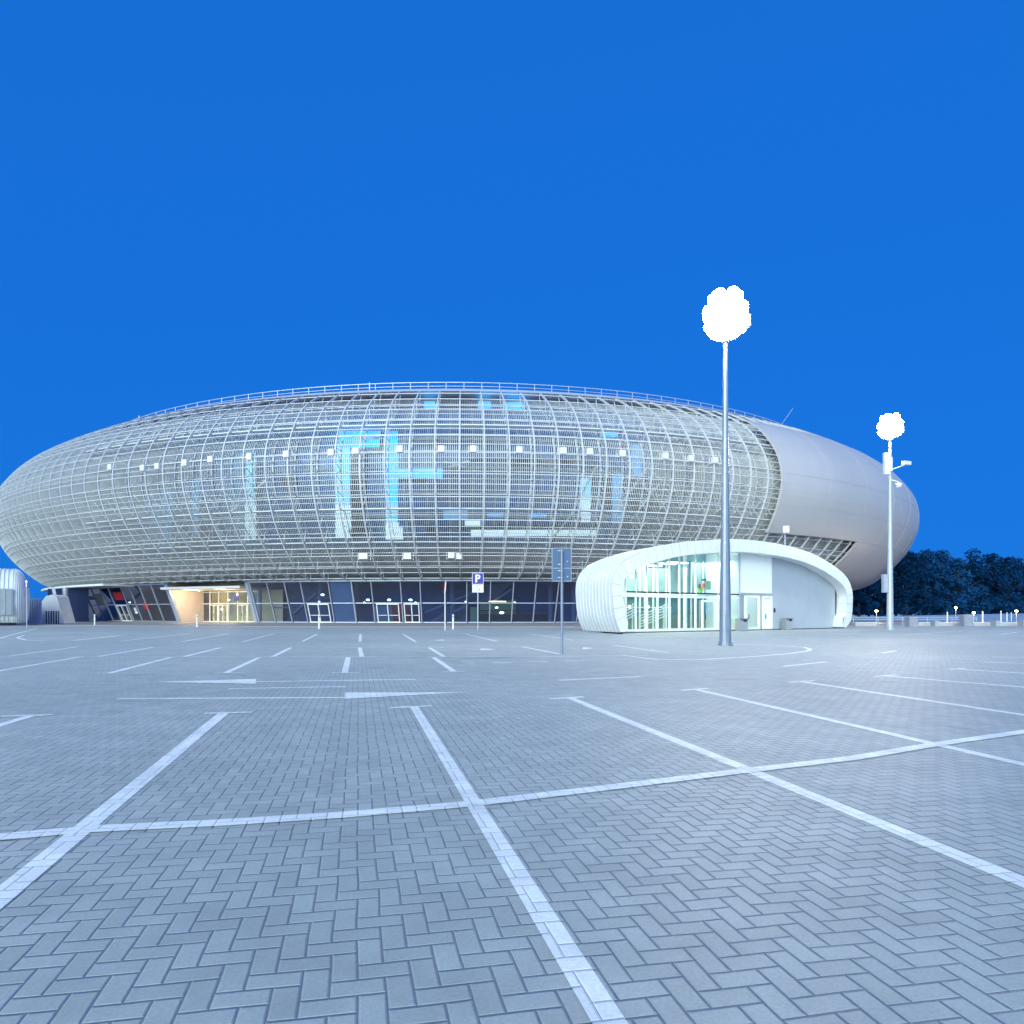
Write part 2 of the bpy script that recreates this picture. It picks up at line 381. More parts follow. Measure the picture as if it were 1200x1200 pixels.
# inner chord rings
ir=MB()
for y in (470,487,504,524,548,576,598,622,646,662):
    z=z_at(y); ring(rz_(z)-1.8,z,.1,.1,mb=ir)
ir.build('inner_ring',m_steel,AR)
# screen of fine upright rods in front of the inner wall
rd=MB(); zz=[6.5+i*(32.6-6.5)/15 for i in range(16)]
nr=1150
for k in range(nr):
    a=R(-78+156*k/nr)
    da=.032/107; fa=min(1,max(0,(-a-R(26))/R(18))); of=2.1-1.65*fa; dp=.14+.22*fa
    for z0,z1 in zip(zz,zz[1:]):
        r0,r1=rz_(z0)-of,rz_(z1)-of
        A=[pol(r0-dp,a-da,z0),pol(r0,a-da,z0),pol(r0,a+da,z0),pol(r0-dp,a+da,z0)]; B=[pol(r1-dp,a-da,z1),pol(r1,a-da,z1),pol(r1,a+da,z1),pol(r1-dp,a+da,z1)]
        rd.q(A[0],A[1],B[1],B[0]); rd.q(A[1],A[2],B[2],B[1]); rd.q(A[2],A[3],B[3],B[2])
rd.build('rod_screen',m_rod,AR)
# inner wall
def patch(mb,a0,a1,z0,z1,off,th=.0,na=None,nz=None):
    na=na or max(1,int(abs(a1-a0)/R(1.5))); nz=nz or max(1,int((z1-z0)/1.2))
    def P(i,j,o):
        a=a0+(a1-a0)*i/na; z=z0+(z1-z0)*j/nz; return pol(rz_(z)-o,a,z)
    for i in range(na):
        for j in range(nz):
            mb.q(P(i,j,off),P(i+1,j,off),P(i+1,j+1,off),P(i,j+1,off))
            if th: mb.q(P(i,j+1,off+th),P(i+1,j+1,off+th),P(i+1,j,off+th),P(i,j,off+th))
    if th:
        for i in range(na):
            mb.q(P(i,0,off+th),P(i+1,0,off+th),P(i+1,0,off),P(i,0,off)); mb.q(P(i,nz,off),P(i+1,nz,off),P(i+1,nz,off+th),P(i,nz,off+th))
        for j in range(nz):
            mb.q(P(0,j,off),P(0,j+1,off),P(0,j+1,off+th),P(0,j,off+th)); mb.q(P(na,j+1,off),P(na,j,off),P(na,j,off+th),P(na,j+1,off+th))
wl=MB(); zlow=z_at(600); zm=z_at(634.5)
patch(wl,R(-20),R(15.5),zm,33,3.8,na=30,nz=24); wl.cm=2; patch(wl,R(-80),R(-20),zm,33,3.8,na=45,nz=24); patch(wl,R(15.5),R(80),zm,33,3.8,na=45,nz=24); wl.cm=1; patch(wl,R(-80),R(80),6.2,zm,3.8,na=120,nz=6)
wl.build('inner_wall',[m_wall,m_wall2,m_taupe],AR)
pj=MB()                                   # upright panel joints and floor bands on the inner wall
for k in range(-46,47):
    a=R(k*1.62+.6)
    zz2=[7+i*2 for i in range(13)]
    for z0,z1 in zip(zz2,zz2[1:]): pj.bar(pol(rz_(z0)-3.72,a,z0),pol(rz_(z1)-3.72,a,z1),.22,.14,(math.sin(a),-math.cos(a),0))
for y in (470,505,540,572,600): 
    z=z_at(y); ring(rz_(z)-3.5,z,.35,.3,mb=pj)
pj.build('wall_trim',m_grey,AR)
def panel(name,m,x0,y0,x1,y1,off=3.45,th=.25):
    ny=max(1,int((y1-y0)/7)); nx=max(1,int((x1-x0)/20)); G=[]
    for j in range(ny+1):
        y=y1+(y0-y1)*j/ny; G.append([surf(x0+(x1-x0)*i/nx,y,off) for i in range(nx+1)])
    P=lambda i,j,o: pol(rz_(G[j][i][1])-o,G[j][i][0],G[j][i][1])
    mb=MB()
    for j in range(ny):
        for i in range(nx): mb.hexa([P(i,j,off+th),P(i+1,j,off+th),P(i+1,j+1,off+th),P(i,j+1,off+th)],[P(i,j,off),P(i+1,j,off),P(i+1,j+1,off),P(i,j+1,off)])
    return mb.build(name,m,AR)
for a in ((395,505,437,515),(395,515,445,524),(452,505,466,590),(466,549,519,560),(497,470,510,479),(560,470,575,478),(590,471,614,479),(705,506,724,512),(430,505,446,512)): panel('lit_panel',e_cyan,*a)
for a in ((393,524,410,592),(452,590,466,612),(680,560,693,586),(288,530,299,590)): panel('lit_panel',e_pale,*a)
for a in ((393,592,411,630),(452,612,467,632),(466,618,472,632),(681,586,692,612),(287,590,300,632),(545,610,563,616),(552,621,700,628)): panel('lit_panel',e_wht,*a)  # last two strips: glow put in for the bright interior, not LED
for a in ((718,555,730,612),(190,575,201,640),(572,601,590,606),(620,602,640,607),(225,560,232,630),(520,598,548,608),(740,520,752,560)): panel('lit_panel',e_dim,*a)
for a in ((412,530,430,630),(438,507,450,530),(467,560,500,563),(548,538,680,541.5),(500,615,512,628),(512,617,545,619),(536,616,700,620),(300,540,306,632),(694,540,700,590),(706,560,716,600),(412,527,450,531),(730,560,750,620),(160,560,205,566),(205,520,212,600),(750,560,765,600),(800,520,812,610),(835,540,850,640),(870,560,880,640),(330,558,348,573),(240,525,250,560)): panel('dark_opening',m_dark,*a,off=3.5)
for a in ((240,462,500,468),(350,473,495,478),(512,462,700,467),(512,473,560,478),(700,470,850,482),(300,480,420,484)): panel('plum_band',m_plum,*a,off=3.5)
for a in ((90,575,165,592),(100,560,180,566),(205,545,250,556),(190,600,260,640),(770,580,900,640),(600,540,700,545),(800,500,890,520),(840,600,960,650)): panel('brown_band',m_brown,*a,off=3.55)
# big cross braces between the walls and the lattice
def sp3(x,y,off): a,z=surf(x,y,off); return pol(rz_(z)-off,a,z)
for x0,y0,x1,y1 in ((735,545,790,610),(790,545,738,612),(738,612,775,640),(790,610,745,640),(722,600,758,548),(758,548,790,575),(195,560,262,630),(250,540,190,640),(262,560,210,640),(270,600,315,560),(640,640,672,600),(700,545,665,610),(820,530,862,600),(862,530,820,610),(860,600,900,560),(120,560,170,640),(165,560,120,640),(330,505,350,545),(520,540,545,548),(550,540,525,548)):
    br=MB(); br.cyl(sp3(x0,y0,2.6 if y1>y0 else 2.2),sp3(x1,y1,2.6 if y1>y0 else 2.2),.13,.13,8); br.build('cross_brace',m_steel,AR)
for y0,y1 in ((561,588),(478,505),(603,629)):
    z0,z1=z_at(y1),z_at(y0); br=MB()
    for k,a in enumerate(rib_az[:-1]):
        if abs(a)<R(14):
            if br.v: br.build('bracing',m_steel,AR); br=MB()
            continue
        b=rib_az[k+1]; mid=(a+b)/2
        br.bar(pol(rz_(z0)-1.8,a,z0),pol(rz_(z1)-1.8,mid,z1),.09); br.bar(pol(rz_(z1)-1.8,mid,z1),pol(rz_(z0)-1.8,b,z0),.09)
    br.build('bracing',m_steel,AR)
# membrane on the right flank
aB=az_at(911,107); 
zA=surf(893,624)[1]; zB=surf(893,497)[1]; zS=surf(950,668)[1]
me_=MB(); patch(me_,aB,R(150),zA,zB,-.45,.4,na=60,nz=20)
aS=az_at(1003,105); patch(me_,aS,R(150),zS-.02,zA-.01,-.42,.4,na=50,nz=6); aS2=az_at(985,103); patch(me_,aS2,R(150),6.25,zS-.04,-.44,.4,na=50,nz=6)
aS3=az_at(955,101); patch(me_,aS3,R(150),zB+.02,33.0,-.43,.4,na=50,nz=8)
me_.build('flank_membrane',m_mem,AR,smooth=False)
se=MB()
for k in range(1,16):
    a=aB+R(5.5)*k
    zz3=[zA+(zB-zA)*j/20 for j in range(21)]
    for z0,z1 in zip(zz3,zz3[1:]): se.bar(pol(rz_(z0)+.455,a,z0),pol(rz_(z1)+.455,a,z1),.05,.02,(math.sin(a),-math.cos(a),0))
for fz in (.22,.47,.74): z=zA+(zB-zA)*fz; ring(rz_(z)+.465,z,.03,.05,math.degrees(aB)+.3,math.degrees(aB)+85,mb=se)
se.build('membrane_seam',m_seam,AR)
bk=MB(); patch(bk,R(79),R(281),6.2,33.2,0,na=60,nz=16); bk.build('rear_shell',m_mem,AR)
# roof, seen as the pale rim above the lattice
rf=MB(); top=[p for p in PR if p[1]>=31.6]; top=[(top[0][0]-2.2,top[0][1]-.05)]+[(p[0]+.16*(p[1]<34),p[1]+.1) for p in top]
for p_,q_ in zip(top,top[1:]):
    for i in range(160):
        a=2*math.pi*i/160; b=2*math.pi*(i+1)/160
        rf.q(pol(p_[0],a,p_[1]),pol(p_[0],b,p_[1]),pol(q_[0],b,q_[1]),pol(q_[0],a,q_[1]))
rf.build('roof',m_roof,AR,smooth=True)
rl=MB(); rr=91.5; zr=rz=33.75
for k in range(-42,43):
    a=R(k*1.62); rl.bar(pol(rr,a,33.3),pol(rr,a,34.95),.07)
for z in (34.95,34.4,33.95): ring(rr+.03,z,.06,.06 if z<34.9 else .09,-70,70,mb=rl)
rl.build('roof_railing',m_pole2,AR)
an=MB(); a_,z_=surf(914,493,0); a2_,_=surf(929,493,0); an.bar(pol(rz_(z_),a_,z_),pol(rz_(z_),a2_,z_+4.0),.09); 
an.bar(pol(92,az_at(163,92),33),pol(92,az_at(163,92),35),.1); an.bar(pol(93,az_at(433,93),33.2),pol(93,az_at(433,93),34.6),.1)
an.build('roof_aerial',m_pole2,AR)
# small white floodlight boxes hung in the lattice
fl=MB(); fl.box((0,-.25,0),(.75,.5,.78)); fl.box((0,-.52,0),(.66,.05,.66)); fl.bar((-.55,.1,-.5),(-.55,.1,.5),.06); fl.bar((.55,.1,-.5),(.55,.1,.5),.06)
flm=fl.mesh('floodlight',m_swhite)
for x,y in ((132,548),(170,549),(187,547),(219,543),(249,539),(294,536),(337,533),(389,531),(418,529),(469,527),(517,527),(554,527),(608,528),(659,529),(690,530),(728,532),(778,535),(808,538),(836,540)):
    a,z=surf(x,y,.1); o=bpy.data.objects.new('floodlight',flm); col.objects.link(o); o.parent=AR; o.location=pol(rz_(z)-.1,a,z); o.rotation_euler.z=a
for x,y,s in ((427,652,1.5),(478,652,1.3),(529,651,1.1),(538,652,.9)):
    a,z=surf(x,y,.3); o=bpy.data.objects.new('floodlight',flm); col.objects.link(o); o.parent=AR; o.location=pol(rz_(z)-.2,a,z); o.rotation_euler.z=a; o.scale=(s,1,1)
# ground floor
RB,RT,ZT=92.3,94.7,6.0
def cone(a,z,o=0): t=(z-.1)/(ZT-.1); return pol(RB+(RT-RB)*t+o,a,z)
def bay(x0,x1,trans=2.95,door=0,thick=.14,panel_=None):
    a0,a1=az_at(x0,RT),az_at(x1,RT)
    # leaning mullions keep plumb in the wall's own slope
    fr=MB()
    up=lambda a:(math.sin(a),-math.cos(a),0)
    fr.bar(cone(a0,.1),cone(a0,ZT),thick,.22,up(a0)); e=.0022
    fr.bar(cone(a0+e,trans,.02),cone(a1-e*.4,trans,.02),.09,.12); fr.bar(cone(a0+e,.18,.03),cone(a1-e*.4,.18,.03),.16,.14)
    w=fr.build('window',m_frame,AR)
    gl=MB(); gl.q(cone(a0+.0005,.26),cone(a1,.26),cone(a1,ZT-.05),cone(a0+.0005,ZT-.05)); gl.build('pane',g_facade,w)
    if door:
        d=MB(); m0,m1=a0+(a1-a0)*.12,a0+(a1-a0)*.88; mm=(m0+m1)/2
        for a in (m0,mm,m1): d.bar(cone(a,.12,.1),cone(a,2.8,.1),.13,.12,up(a))
        d.bar(cone(m0,2.8,.1),cone(m1,2.8,.1),.13,.13); d.bar(cone(m0,.2,.1),cone(m1,.2,.1),.13,.15); d.bar(cone(m0,1.2,.1),cone(m1,1.2,.1),.07,.06)
        dd=d.build('door',m_wframe,AR); hb=MB(); hb.bar(cone(mm-.001,1.0,.22),cone(mm-.001,1.5,.22),.05); hb.build('handle',m_black,dd)
    if panel_:
        q=MB(); q.q(cone(a0+.0015,.3,-.12),cone(a1-.0015,.3,-.12),cone(a1-.0015,ZT-.1,-.12),cone(a0+.0015,ZT-.1,-.12)); q.build('grey_panel',m_grey,AR)
XR=[292,312.5,333,352,384.5,411.5,434.5,469,492,521,547,575,602,628.5,655,682,708,734,760]
for i,(x0,x1) in enumerate(zip(XR,XR[1:])):
    bay(x0,x1,door=(i in (3,6,7)),thick=.3 if i==0 else (.2 if x0==411.5 else .13),panel_=(i==4))
XL=[90,97.5,106,116,126,141,151,163,177,195]
for i,(x0,x1) in enumerate(zip(XL,XL[1:])): bay(x0,x1,door=(i==4),thick=.2)
aL=az_at(195,RT); jb=MB(); jb.bar(cone(aL,.1),cone(aL,ZT),.75,.4,(math.sin(aL),-math.cos(aL),0)); jb.build('jamb',m_frame,AR)
aR=az_at(289.5,RT); jb=MB(); jb.bar(cone(aR,.1,.1),cone(aR,ZT,.1),.5,.4,(math.sin(aR),-math.cos(aR),0)); jb.build('jamb',m_frame,AR)
hd=MB(); 
for x0,x1 in ((88,197),(288,770)): ring(RT+.12,ZT+.11,.45,.24,math.degrees(az_at(x0,RT)),math.degrees(az_at(x1,RT)),mb=hd)
hd.build('facade_header',m_frame,AR)
sf=MB()
for i in range(110):
    a,b=R(-80+160*i/110),R(-80+160*(i+1)/110); sf.q(pol(84,a,6.26),pol(84,b,6.26),pol(95.2,b,6.26),pol(95.2,a,6.26))
sf.build('soffit',m_grey,AR)
cw=MB()                                   # core wall behind the glazed foyer
for i in range(110):
    a,b=R(-80+160*i/110),R(-80+160*(i+1)/110); cw.q(pol(84,a,.05),pol(84,b,.05),pol(84,b,6.3),pol(84,a,6.3))
cw.build('foyer_wall',m_int,AR)
def ipt(x,r,z): return pol(r,az_at(x,r),z)
fo=MB()                                   # foyer landings, stairs and pillars
for x0,x1,z in ((320,345,2.4),(372,412,3.9),(700,730,3.2)):
    fo.bar(ipt(x0,88,z),ipt(x1,88,z),1.2,.2)
for x0,z0,x1,z1 in ((345,1.4,372,4.6),(498,1.6,560,4.9),(505,.3,547,2.6),(573,2.9,600,5.2)): fo.bar(ipt(x0,88.5,z0),ipt(x1,88.5,z1),.9,.3); fo.bar(ipt(x0,89.2,z0+1),ipt(x1,89.2,z1+1),.06,.06)
for x in (304,375,418,530,645,672): fo.cyl(ipt(x,88.7,.05),ipt(x,88.7,6.2),.35,.35,14)
fo.build('foyer_stair',m_intg,AR)
fg=MB(); fg.q(ipt(505,86,.06),ipt(547,86,.06),ipt(547,86,3.0),ipt(525,86,2.5)); fg.q(ipt(437,89.5,.06),ipt(461,89.5,.06),ipt(461,89.5,2.6),ipt(437,89.5,2.6)); fg.q(ipt(548,85,2.8),ipt(575,85,3.3),ipt(600,85,6.1),ipt(548,85,6.1)); fg.build('foyer_screen',m_intg,AR)
fr_=MB(); fr_.hexa([ipt(462,90,.06),ipt(470,90,.06),ipt(470,89.6,.06),ipt(462,89.6,.06)],[ipt(458,90,2.8),ipt(474,90,2.8),ipt(474,89.6,2.8),ipt(458,89.6,2.8)]); fr_.hexa([ipt(475,90,.06),ipt(479,90,.06),ipt(479,89.6,.06),ipt(475,89.6,.06)],[ipt(475,90,2.7),ipt(479,90,2.7),ipt(479,89.6,2.7),ipt(475,89.6,2.7)]); fr_.build('red_banner',m_red,AR)
gr=MB(); gr.q(ipt(563,85.5,.06),ipt(605,85.5,.06),ipt(605,85.5,3.7),ipt(563,85.5,2.9)); gr.q(ipt(551,89,.06),ipt(559,89,.06),ipt(559,89,2.4),ipt(551,89,2.4)); gr.build('green_foyer_wall',m_intgr,AR)
ct=MB(); ct.box(ipt(590,87,.7),(7,.8,1.3)); ct.box(ipt(632,87,.7),(5,.8,1.3)); ct.box(ipt(606,87,1.9),(13,.4,.12)); ct.build('foyer_counter',m_black,AR)
dl=MB(); dl.ball((0,0,0),.16,10,6,(1.3,1,.7)); dlm=dl.mesh('ceiling_lamp',e_dot)
for x,y,s in ((318,706,.7),(378,697,1.3),(374,705,.7),(431,703,1.3),(427,706,.7),(456,703,1.3),(481,703,1.3),(487,706,.7),(546,705,.8),(588,718,1.6),(582,712,1.1),(603,706,.8),(152,706,1),(160,718,1),(268,703,.9),(260,714,.8),(233,692,.8)):
    r=90.8; a=az_at(x,r); Y=AC[1]-r*math.cos(a); z=H+(CY-y)*Y/F
    o=bpy.data.objects.new('ceiling_lamp',dlm); col.objects.link(o); o.parent=AR; o.location=pol(r,a,z); o.scale=(s,s,s)
tb=MB(); tb.bar(ipt(573,89,3.25),ipt(593,89,3.25),.12,.12); tb.build('strip_lamp',e_warm,AR)
# recessed entrance with canopy
aE=az_at(205,93); rE=88.0
ew=MB(); ew.hexa([pol(RB-.2,aL+.004,.05),pol(RB-.2,aE,.05),pol(rE,aE,.05),pol(rE,aL+.004,.05)],[pol(RT-.2,aL+.004,6.2),pol(RT-.2,aE,6.2),pol(rE,aE,6.2),pol(rE,aL+.004,6.2)])
ew.build('entrance_side_wall',m_beige,AR)
aF=az_at(292,rE)+.02
cn=MB(); ring(95.6,5.35,7.4,.35,math.degrees(aE),math.degrees(aR)-.35,mb=cn); cn.build('entrance_canopy',m_swhite,AR)
cs=MB(); ring(95.3,5.15,7.0,.04,math.degrees(aE)+.1,math.degrees(aR)-.45,mb=cs); cs.build('canopy_soffit',m_soff,AR)
en=MB(); Em=6; ea=[aE+(aF-aE)*k/Em for k in range(Em+1)]
for a in ea: en.bar(pol(rE,a,.05),pol(rE,a,5.1),.13,.13,(math.sin(a),-math.cos(a),0))
for z in (.15,3.05,4.95):
    for a,b in zip(ea,ea[1:]): en.bar(pol(rE+.02,a+.0009,z),pol(rE+.02,b-.0009,z),.12,.14)
ew_=en.build('entrance_window',m_wframe,AR)
eg=MB()
for a,b in zip(ea,ea[1:]): eg.q(pol(rE-.05,a,.1),pol(rE-.05,b,.1),pol(rE-.05,b,5),pol(rE-.05,a,5))
eg.build('pane',g_warm,ew_)
for k in (1,2,4):
    d=MB(); a,b=ea[k]+.0016,ea[k+1]-.0016; m=(a+b)/2
    for c in (a,m,b): d.bar(pol(rE+.12,c,.1),pol(rE+.12,c,2.85),.09,.09,(math.sin(c),-math.cos(c),0))
    d.bar(pol(rE+.12,a,2.8),pol(rE+.12,b,2.8),.09,.1); dd=d.build('entrance_door',m_wframe,AR)
    h_=MB(); h_.bar(pol(rE+.22,m,1),pol(rE+.22,m,1.5),.04); h_.build('handle',m_black,dd)
eb=MB(); eb.q(pol(85.2,aE-.01,.1),pol(85.2,aF+.03,.1),pol(85.2,aF+.03,5.3),pol(85.2,aE-.01,5.3)); eb.build('lobby_wall',m_soff,AR)
for xx_,en_ in ((225,500),(262,500)):
    el=bpy.data.lights.new('entrance_light','POINT'); el.energy=en_*.7; el.color=(1,.86,.62); el.shadow_soft_size=.3
    eo=bpy.data.objects.new('entrance_light',el); col.objects.link(eo); eo.parent=AR; eo.location=ipt(xx_,93.0,4.7)
bn=MB(); bn.box(ipt(277,88.6,3.85),(.9,.06,.8),aE); bn.build('entrance_sign',m_sblue,AR)
# dark recess and pale canopy at the far left
cl=MB(); ring(99.6,6.0,13,.32,math.degrees(az_at(47,99.4)),math.degrees(az_at(122,99.4)),mb=cl); cl.build('side_canopy',m_white,AR)
cu=MB(); ring(99.2,5.8,11,.06,math.degrees(az_at(48,99.4)),math.degrees(az_at(121,99.4)),mb=cu); cu.build('canopy_soffit',m_grey,AR)
def wl_(x,Y,z): return ((x-CX)/F*Y-AC[0],Y-AC[1],z)
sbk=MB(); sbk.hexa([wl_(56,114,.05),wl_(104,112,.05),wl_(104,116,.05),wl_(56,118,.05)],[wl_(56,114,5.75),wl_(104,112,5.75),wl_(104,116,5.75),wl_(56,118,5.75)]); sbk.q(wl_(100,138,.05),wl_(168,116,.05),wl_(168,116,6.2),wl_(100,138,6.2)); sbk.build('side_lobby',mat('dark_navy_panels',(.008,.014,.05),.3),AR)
pl=MB(); pl.cyl(wl_(76.5,109,.05),wl_(76.5,109,5.8),.42,.42,16); pl.build('column',m_pole2,AR)
ft=MB(); ft.hexa([wl_(70.5,108,.05),wl_(74,108,.05),wl_(74,109,.05),wl_(70.5,109,.05)],[wl_(60,107,5.75),wl_(64,107,5.75),wl_(64,108,5.75),wl_(60,108,5.75)]); ft.build('strut',m_frame,AR)
for x0,y0,x1,y1,m in ((107,696,118,709,m_swhite),(87,716,89,722,m_swhite),(130,694,140,703,m_red),(100,699,105,703,m_red),(147,712,150,718,m_swhite),(160,706,166,714,m_red)):
    r=94.6; z0,z1=[H+(CY-y)*(AC[1]-r*math.cos(az_at((x0+x1)/2,r)))/F for y in (y1,y0)]
    q=MB(); a0,a1=az_at(x0,r),az_at(x1,r); q.q(cone(a0,z0,.06),cone(a1,z0,.06),cone(a1,z1,.06),cone(a0,z1,.06)); q.build('poster',m,AR)

# ------------------------------------------------------------ glazed pavilion
PA=(10.3,46.5); PRZ=math.atan2(.5393,.8421)
PV=thing('glazed_pavilion','bright white pavilion with ribbed curved shell, lit glass front and grey side wall','pavilion',(PA[0],PA[1],0),PRZ)
OUT=cr([(-.45,.12),(-1.0,1.3),(-1.2,3.2),(-.95,4.3),(.1,5.25),(2.4,6.07),(5.55,6.78),(9,7.2),(12,7.46),(15.5,7.51),(19.8,7.31),(23.7,6.76),(27.2,5.74),(29.1,4.8),(30.0,3.6),(30.05,2.2),(29.8,.9),(28.9,.12)],5)
def inset(P,d):
    o=[]
    for i,(u,z) in enumerate(P):
        a=P[max(i-1,0)]; b=P[min(i+1,len(P)-1)]; dx,dz=b[0]-a[0],b[1]-a[1]; l=math.hypot(dx,dz); o.append((u+dz/l*d,z-dx/l*d))
    return o
INN=inset(OUT,1.02); INN[0]=(.25,.12); INN[-1]=(28.35,.12)
DV=(.262,.965)
def S(P,t,z0=0): return (P[0]+DV[0]*t, DV[1]*t, P[1]+z0)
sh=MB(); T1=5.9
for a,b in zip(OUT,OUT[1:]): sh.q(S(a,.06),S(a,T1),S(b,T1),S(b,.06))
I2=inset(OUT,.35)
for a,b in zip(I2,I2[1:]): sh.q(S(b,1.3),S(b,T1),S(a,T1),S(a,1.3))
for a,b,c,d in zip(OUT,OUT[1:],I2,I2[1:]): sh.q(S(a,T1),S(c,T1),S(d,T1),S(b,T1))
sh.build('shell',m_white,PV,smooth=True)
sm=MB(); SO=inset(OUT,-.028)
k=.5
while k<T1:
    for a,b,c,d in zip(OUT,OUT[1:],SO,SO[1:]): sm.hexa([S(a,k-.03),S(a,k+.03),S(c,k+.03),S(c,k-.03)],[S(b,k-.03),S(b,k+.03),S(d,k+.03),S(d,k-.03)])
    k+=.52
sm.build('standing_seam',m_white,PV)
# fascia: cassette panels with open joints over a dark backing, and the deep reveal
fb=MB(); 
for a,b,c,d in zip(OUT,OUT[1:],INN,INN[1:]): fb.q(S(a,.05),S(b,.05),S(d,.05),S(c,.05))
fb.build('fascia_backing',m_seal,PV)
fp=MB(); 
L=[0]
for a,b in zip(OUT,OUT[1:]): L.append(L[-1]+math.hypot(b[0]-a[0],b[1]-a[1]))
def atL(P,s):
    for i in range(len(L)-1):
        if s<=L[i+1]+1e-9:
            t=(s-L[i])/(L[i+1]-L[i]); return (P[i][0]+(P[i+1][0]-P[i][0])*t,P[i][1]+(P[i+1][1]-P[i][1])*t)
    return P[-1]
npan=46
for k in range(npan):
    s0=L[-1]*k/npan+.012; s1=L[-1]*(k+1)/npan-.012
    for j in range(3):
        q0=s0+(s1-s0)*j/3; q1=s0+(s1-s0)*(j+1)/3
        a,b,c,d=atL(OUT,q0),atL(OUT,q1),atL(INN,q1),atL(INN,q0)
        fp.hexa([S(a,0),S(b,0),S(c,0),S(d,0)],[S(a,.04),S(b,.04),S(c,.04),S(d,.04)])
        fp.q(S(d,0),S(c,0),S(c,1.18),S(d,1.18))
fp.build('fascia',m_white,PV)
bt=MB(); I3=INN[:]; 
def wallpoly(u0,u1,t,mb,z0=.1,th=.12,zmax=99):
    us=[u0+(u1-u0)*i/20 for i in range(21)]
    def zt(u):
        best=99
        for a,b in zip(INN,INN[1:]):
            lo,hi=min(a[0],b[0]),max(a[0],b[0])
            if lo-1e-6<=u<=hi+1e-6 and abs(hi-lo)>1e-6:
                z=a[1]+(b[1]-a[1])*(u-a[0])/(b[0]-a[0])
                if z>3: best=z
        return min(best if best<90 else 5,zmax)
    for a,b in zip(us,us[1:]):
        za,zb=zt(a)+.1,zt(b)+.1
        P=lambda u,z,tt:(u+DV[0]*t,DV[1]*t+tt,z)
        mb.hexa([P(a,z0,0),P(b,z0,0),P(b,z0,th),P(a,z0,th)],[P(a,za,0),P(b,zb,0),P(b,zb,th),P(a,za,th)])
def ug(x,t=1.2):                          # pavilion facade coordinate on the recessed plane
    N_=(-.5393,.8421); ox=PA[0]+(.8421*DV[0]+N_[0]*DV[1])*t; oy=PA[1]+(.5393*DV[0]+N_[1]*DV[1])*t; k=(x-CX)/F
    return (k*oy-ox)/(.8421-k*.5393)
wallpoly(ug(905),28.75,1.2,bt); bt.build('side_wall',m_blueg,PV)
ww=MB(); wallpoly(ug(868),ug(904.6),1.22,ww,z0=3.2); ww.build('lit_wall',m_white2,PV)
def FP(u,z,t=1.2,o=0): return (u+DV[0]*t,DV[1]*t+o,z)
def zin(u):
    z_=7
    for a,b in zip(INN,INN[1:]):
        if a[0]<=u<=b[0] and a[1]>3: z_=a[1]+(b[1]-a[1])*(u-a[0])/(b[0]-a[0]+1e-9)
    return z_
XM=[733,745,757.5,770.5,784.5,796,815,841,866]
UM=[ug(x) for x in XM]; UM[0]=max(UM[0],.15)
for i,(a,b) in enumerate(zip(UM,UM[1:])):
    wn=MB(); ta,tb=(zin(a) if a>.3 else 4.6),zin(b)
    wn.bar(FP(a,.1),FP(a,ta+.05),.10,.14,(0,1,0))
    wn.bar(FP(a+.06,2.72),FP(b-.06,2.72),.08,.1); wn.bar(FP(a+.06,.2),FP(b-.06,.2),.12,.18)
    w_=wn.build('window',m_wframe,PV)
    tr=MB(); tr.bar(FP(a+.06,3.05,1.2,-.03),FP(b-.06,3.05,1.2,-.03),.1,.11); tr.build('transom',m_black,w_)
    gq=MB(); gq.q(FP(a+.05,.25),FP(b-.05,.25),FP(b-.05,tb),FP(a+.05,ta)); gq.build('pane',g_clear,w_)
lm=MB(); lm.bar(FP(UM[-1],.1),FP(UM[-1],zin(UM[-1])),.14,.16,(0,1,0)); lm.build('mullion',m_frame,PV)
def pdoor(x0,x1,h,m,glassy=True,z=.1):
    a,b=ug(x0),ug(x1); d=MB()
    for u in (a,b): d.bar(FP(u,z,1.2,-.1),FP(u,h,1.2,-.1),.16,.1,(0,1,0))
    d.bar(FP(a-.08,h,1.2,-.1),FP(b+.08,h,1.2,-.1),.1,.16); d.bar(FP(a,.18,1.2,-.1),FP(b,.18,1.2,-.1),.1,.16)
    dd=d.build('door',m_wframe,PV)
    pn=MB(); pn.q(FP(a,z,1.2,-.06),FP(b,z,1.2,-.06),FP(b,h,1.2,-.06),FP(a,h,1.2,-.06)); pn.build('door_leaf',m,dd)
    hh=MB(); hh.bar(FP(a+.25,1.0,1.2,-.2),FP(a+.25,1.4,1.2,-.2),.05); hh.build('handle',m_black,dd)
pdoor(822,838,2.45,g_clear); pdoor(873,888.5,2.9,g_clear); pdoor(893,903,2.9,m_white2)
lw=MB(); 
for x0,x1 in ((866.5,872),(889.5,892.5)): lw.hexa([FP(ug(x0),.1),FP(ug(x1),.1),FP(ug(x1),.1,1.35),FP(ug(x0),.1,1.35)],[FP(ug(x0),3.2),FP(ug(x1),3.2),FP(ug(x1),3.2,1.35),FP(ug(x0),3.2,1.35)])
lw.bar(FP(ug(866.5),3.1,1.2,-.05),FP(ug(904.6),3.1,1.2,-.05),.1,.22); lw.build('door_surround',m_grey,PV)
kp=MB(); kp.box(FP(ug(907.2),1.75,1.2,-.05),(.14,.08,.35)); kp.build('keypad',m_black,PV)
bs=MB(); bs.box((14.2,3.6,.05),(27.5,4.6,.1)); bs.build('floor_slab',m_conc,PV)
pb=MB(); pb.hexa([S((-.25,.0),.5),S((.1,0),.5),S((.1,0),T1-.3),S((-.25,0),T1-.3)],[S((-.45,.16),.3),S((.1,.16),.3),S((.1,.16),T1),S((-.45,.16),T1)]); pb.build('plinth',m_black,PV)
